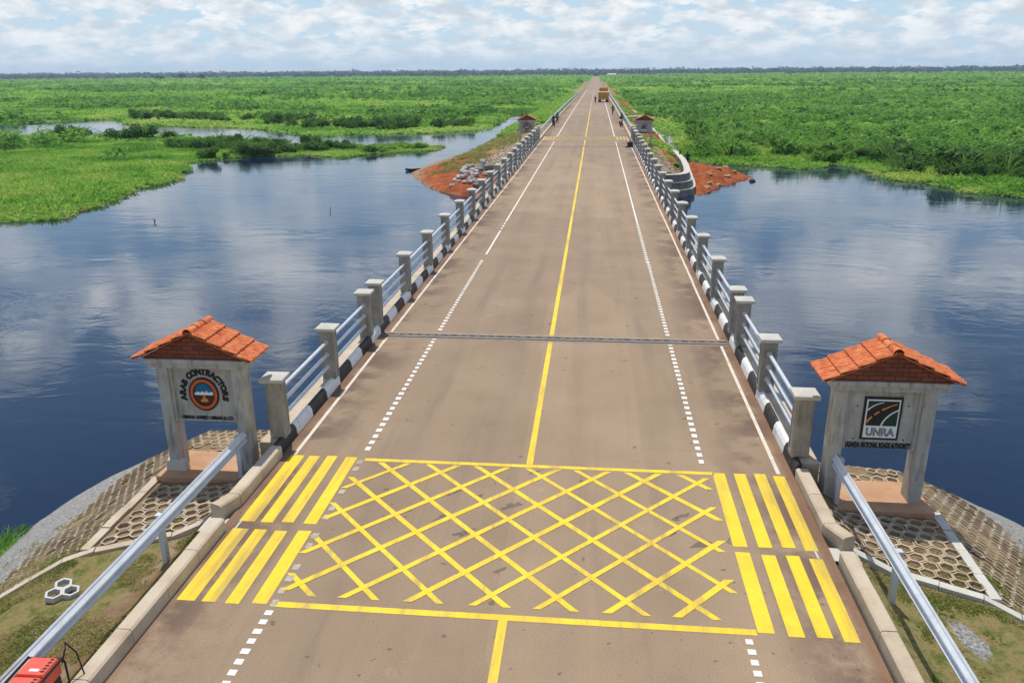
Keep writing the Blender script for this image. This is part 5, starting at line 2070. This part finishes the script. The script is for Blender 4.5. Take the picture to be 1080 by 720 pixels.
# low dry weeds on the upper part of the left berm
gx = RNG.uniform(-16, -8.5, 5200)
gy = RNG.uniform(80, 132, 5200)
gz_ = far_z(gx, gy)
k = (gz_ > -2.75) & (fbm(gx * .6, gy * .35, 96, 4) > 0.71 - 0.27 * smooth01((gz_ + 2.6) / 0.9) - 0.12 * smooth01((gy - 84) / 30))
gx, gy, gz_ = gx[k], gy[k], gz_[k]
o = leaf_obj("berm_weed", [leaves(np.stack([gx, gy, gz_ - .03], 1), RNG.uniform(.15, .38, len(gx)), RNG.uniform(.10, .26, len(gx)), np.clip(RNG.normal(.30, .22, len(gx)), 0, 1), 9, .11, 1.8, .5, seed=97)], "verge_leaf")
stuff(o, "low dry weeds growing over the upper part of the red earth bank", "weeds")
# grass on the far embankment sides
gx = np.concatenate([RNG.uniform(-18, -6.2, 9000), RNG.uniform(6.2, 13, 5000)])
gy = np.concatenate([96 + 240 * RNG.uniform(0, 1, 9000) ** 1.6, 84 + 220 * RNG.uniform(0, 1, 5000) ** 1.5])
gz_ = far_z(gx, gy)
den_ = fbm(gx * .5, gy * .25, 91, 4)
lush = np.where(gx < 0, -0.8 * smooth01((130 - gy) / 12) + smooth01((gy - 118) / 40) * .9 + .02, np.where(gy < 106, .25, .10 + .8 * smooth01((gy - 250) / 60)))
k = (gz_ > -3.0) & (den_ < 0.30 + 0.45 * lush)
gx, gy, gz_, lush = gx[k], gy[k], gz_[k], lush[k]
o = leaf_obj("embankment_grass", [leaves(np.stack([gx, gy, gz_ - .05], 1), RNG.uniform(.35, .8, len(gx)), .25 + .65 * lush * RNG.uniform(.4, 1.1, len(gx)), np.clip(RNG.normal(.55, .15, len(gx)), 0, 1), 14, .30, 1.8, .45, seed=92)], "reed_leaf")
stuff(o, "green grass and weeds on the far embankment", "grass")


# ------------------------------------------------------------------ horizon: wood, single trees, a white building
parts = []
r = np.random.default_rng(77)
for (y0, y1, n, h0, h1, rad) in ((1500, 1800, 700, 3, 8, 9), (1900, 2600, 1500, 6, 13, 14), (2700, 3800, 2200, 9, 18, 20)):
    y = r.uniform(y0, y1, n)
    x = r.uniform(-0.86, 0.64, n) * y
    ok = fbm(x / 160, y / 120, 17, 4) > (0.44 if y0 < 1600 else 0.30)
    x, y = x[ok], y[ok]
    h = r.uniform(h0, h1, len(x)) * (0.7 + 0.8 * fbm(x / 90, y / 90, 18, 3))
    cen = np.stack([x, y, np.full(len(x), WATER_Z)], 1)
    parts.append(leaves(cen, rad * r.uniform(.6, 1.3, len(x)), h, np.clip(r.normal(.4, .15, len(x)), 0, 1), 36, rad * .30, 1.5, .35, seed=int(y0)))
stuff(leaf_obj("distant_wood", parts, "wood_leaf"), "low belt of dark woodland along the horizon", "wood")

for i, (px_, py_, h_, lb) in enumerate(((-640, 1180, 9.0, "lone dark tree on the left horizon, leftmost of the three"), (-612, 1190, 11.5, "lone dark tree on the left horizon, middle one of the three"), (-584, 1200, 10.5, "broad dark tree on the left horizon, rightmost of the three"))):
    tr = thing("horizon_tree", lb, "tree", (px_, py_, WATER_Z + .2))
    mb = MB()
    mb.tube([(0, 0, -.5), (.15, .1, h_ * .3), (-.1, 0, h_ * .62)], [.45, .36, .16], 9)
    mb.tube([(.1, .1, h_ * .3), (1.4, .3, h_ * .6)], [.22, .08], 7)
    mb.tube([(.1, .1, h_ * .34), (-1.5, -.4, h_ * .62)], [.22, .08], 7)
    mb.build("trunk", "bark", tr)
    rr_ = np.random.default_rng(500 + i)
    nb = 10
    c_ = np.stack([rr_.normal(0, h_ * .32, nb), rr_.normal(0, h_ * .25, nb), rr_.uniform(.38, .78, nb) * h_], 1)
    leaf_obj("crown", [leaves(c_, rr_.uniform(.18, .30, nb) * h_, rr_.uniform(.15, .24, nb) * h_, rr_.uniform(.2, .7, nb), 90, .75, 1.5, .35, seed=520 + i)], "wood_leaf", tr)

wb = thing("white_building", "tiny white building with a low roof under the trees where the road ends", "building", (25, 1380, WATER_Z), 0.1)
mb = MB()
mb.box(-7, 7, -4, 4, 0, 4.2)
wall_ = mb.build("wall", "plaster_white", wb)
mb = MB()
mb.loft([[(-7.6, -4.8, 4.21), (7.6, -4.8, 4.21), (7.6, 4.8, 4.21), (-7.6, 4.8, 4.21)], [(-6.5, -.1, 6.4), (6.5, -.1, 6.4), (6.5, .1, 6.4), (-6.5, .1, 6.4)]])
mb.build("roof", "concrete_cap", wb)
for x in (-4.5, 0, 4.5):
    mb = MB()
    mb.box(x - .7, x + .7, -4.06, -4.004, 1.2, 2.6)
    mb.build("window", "black_paint", wb)

# ------------------------------------------------------------------ air
mb = MB()
mb.box(-3600, 3300, -120, 4300, -6.5, 45)
m = bpy.data.materials.new("haze_air")
m.use_nodes = True
t = m.node_tree
t.nodes.clear()
out = N(t, "ShaderNodeOutputMaterial")
pv = N(t, "ShaderNodeVolumePrincipled")
pv.inputs["Color"].default_value = (0.62, 0.80, 1.0, 1)
pv.inputs["Density"].default_value = 0.00016
pv.inputs["Anisotropy"].default_value = 0.2
t.links.new(pv.outputs[0], out.inputs["Volume"])
MATS["haze_air"] = m
o = mb.build("haze", "haze_air")
stuff(o)
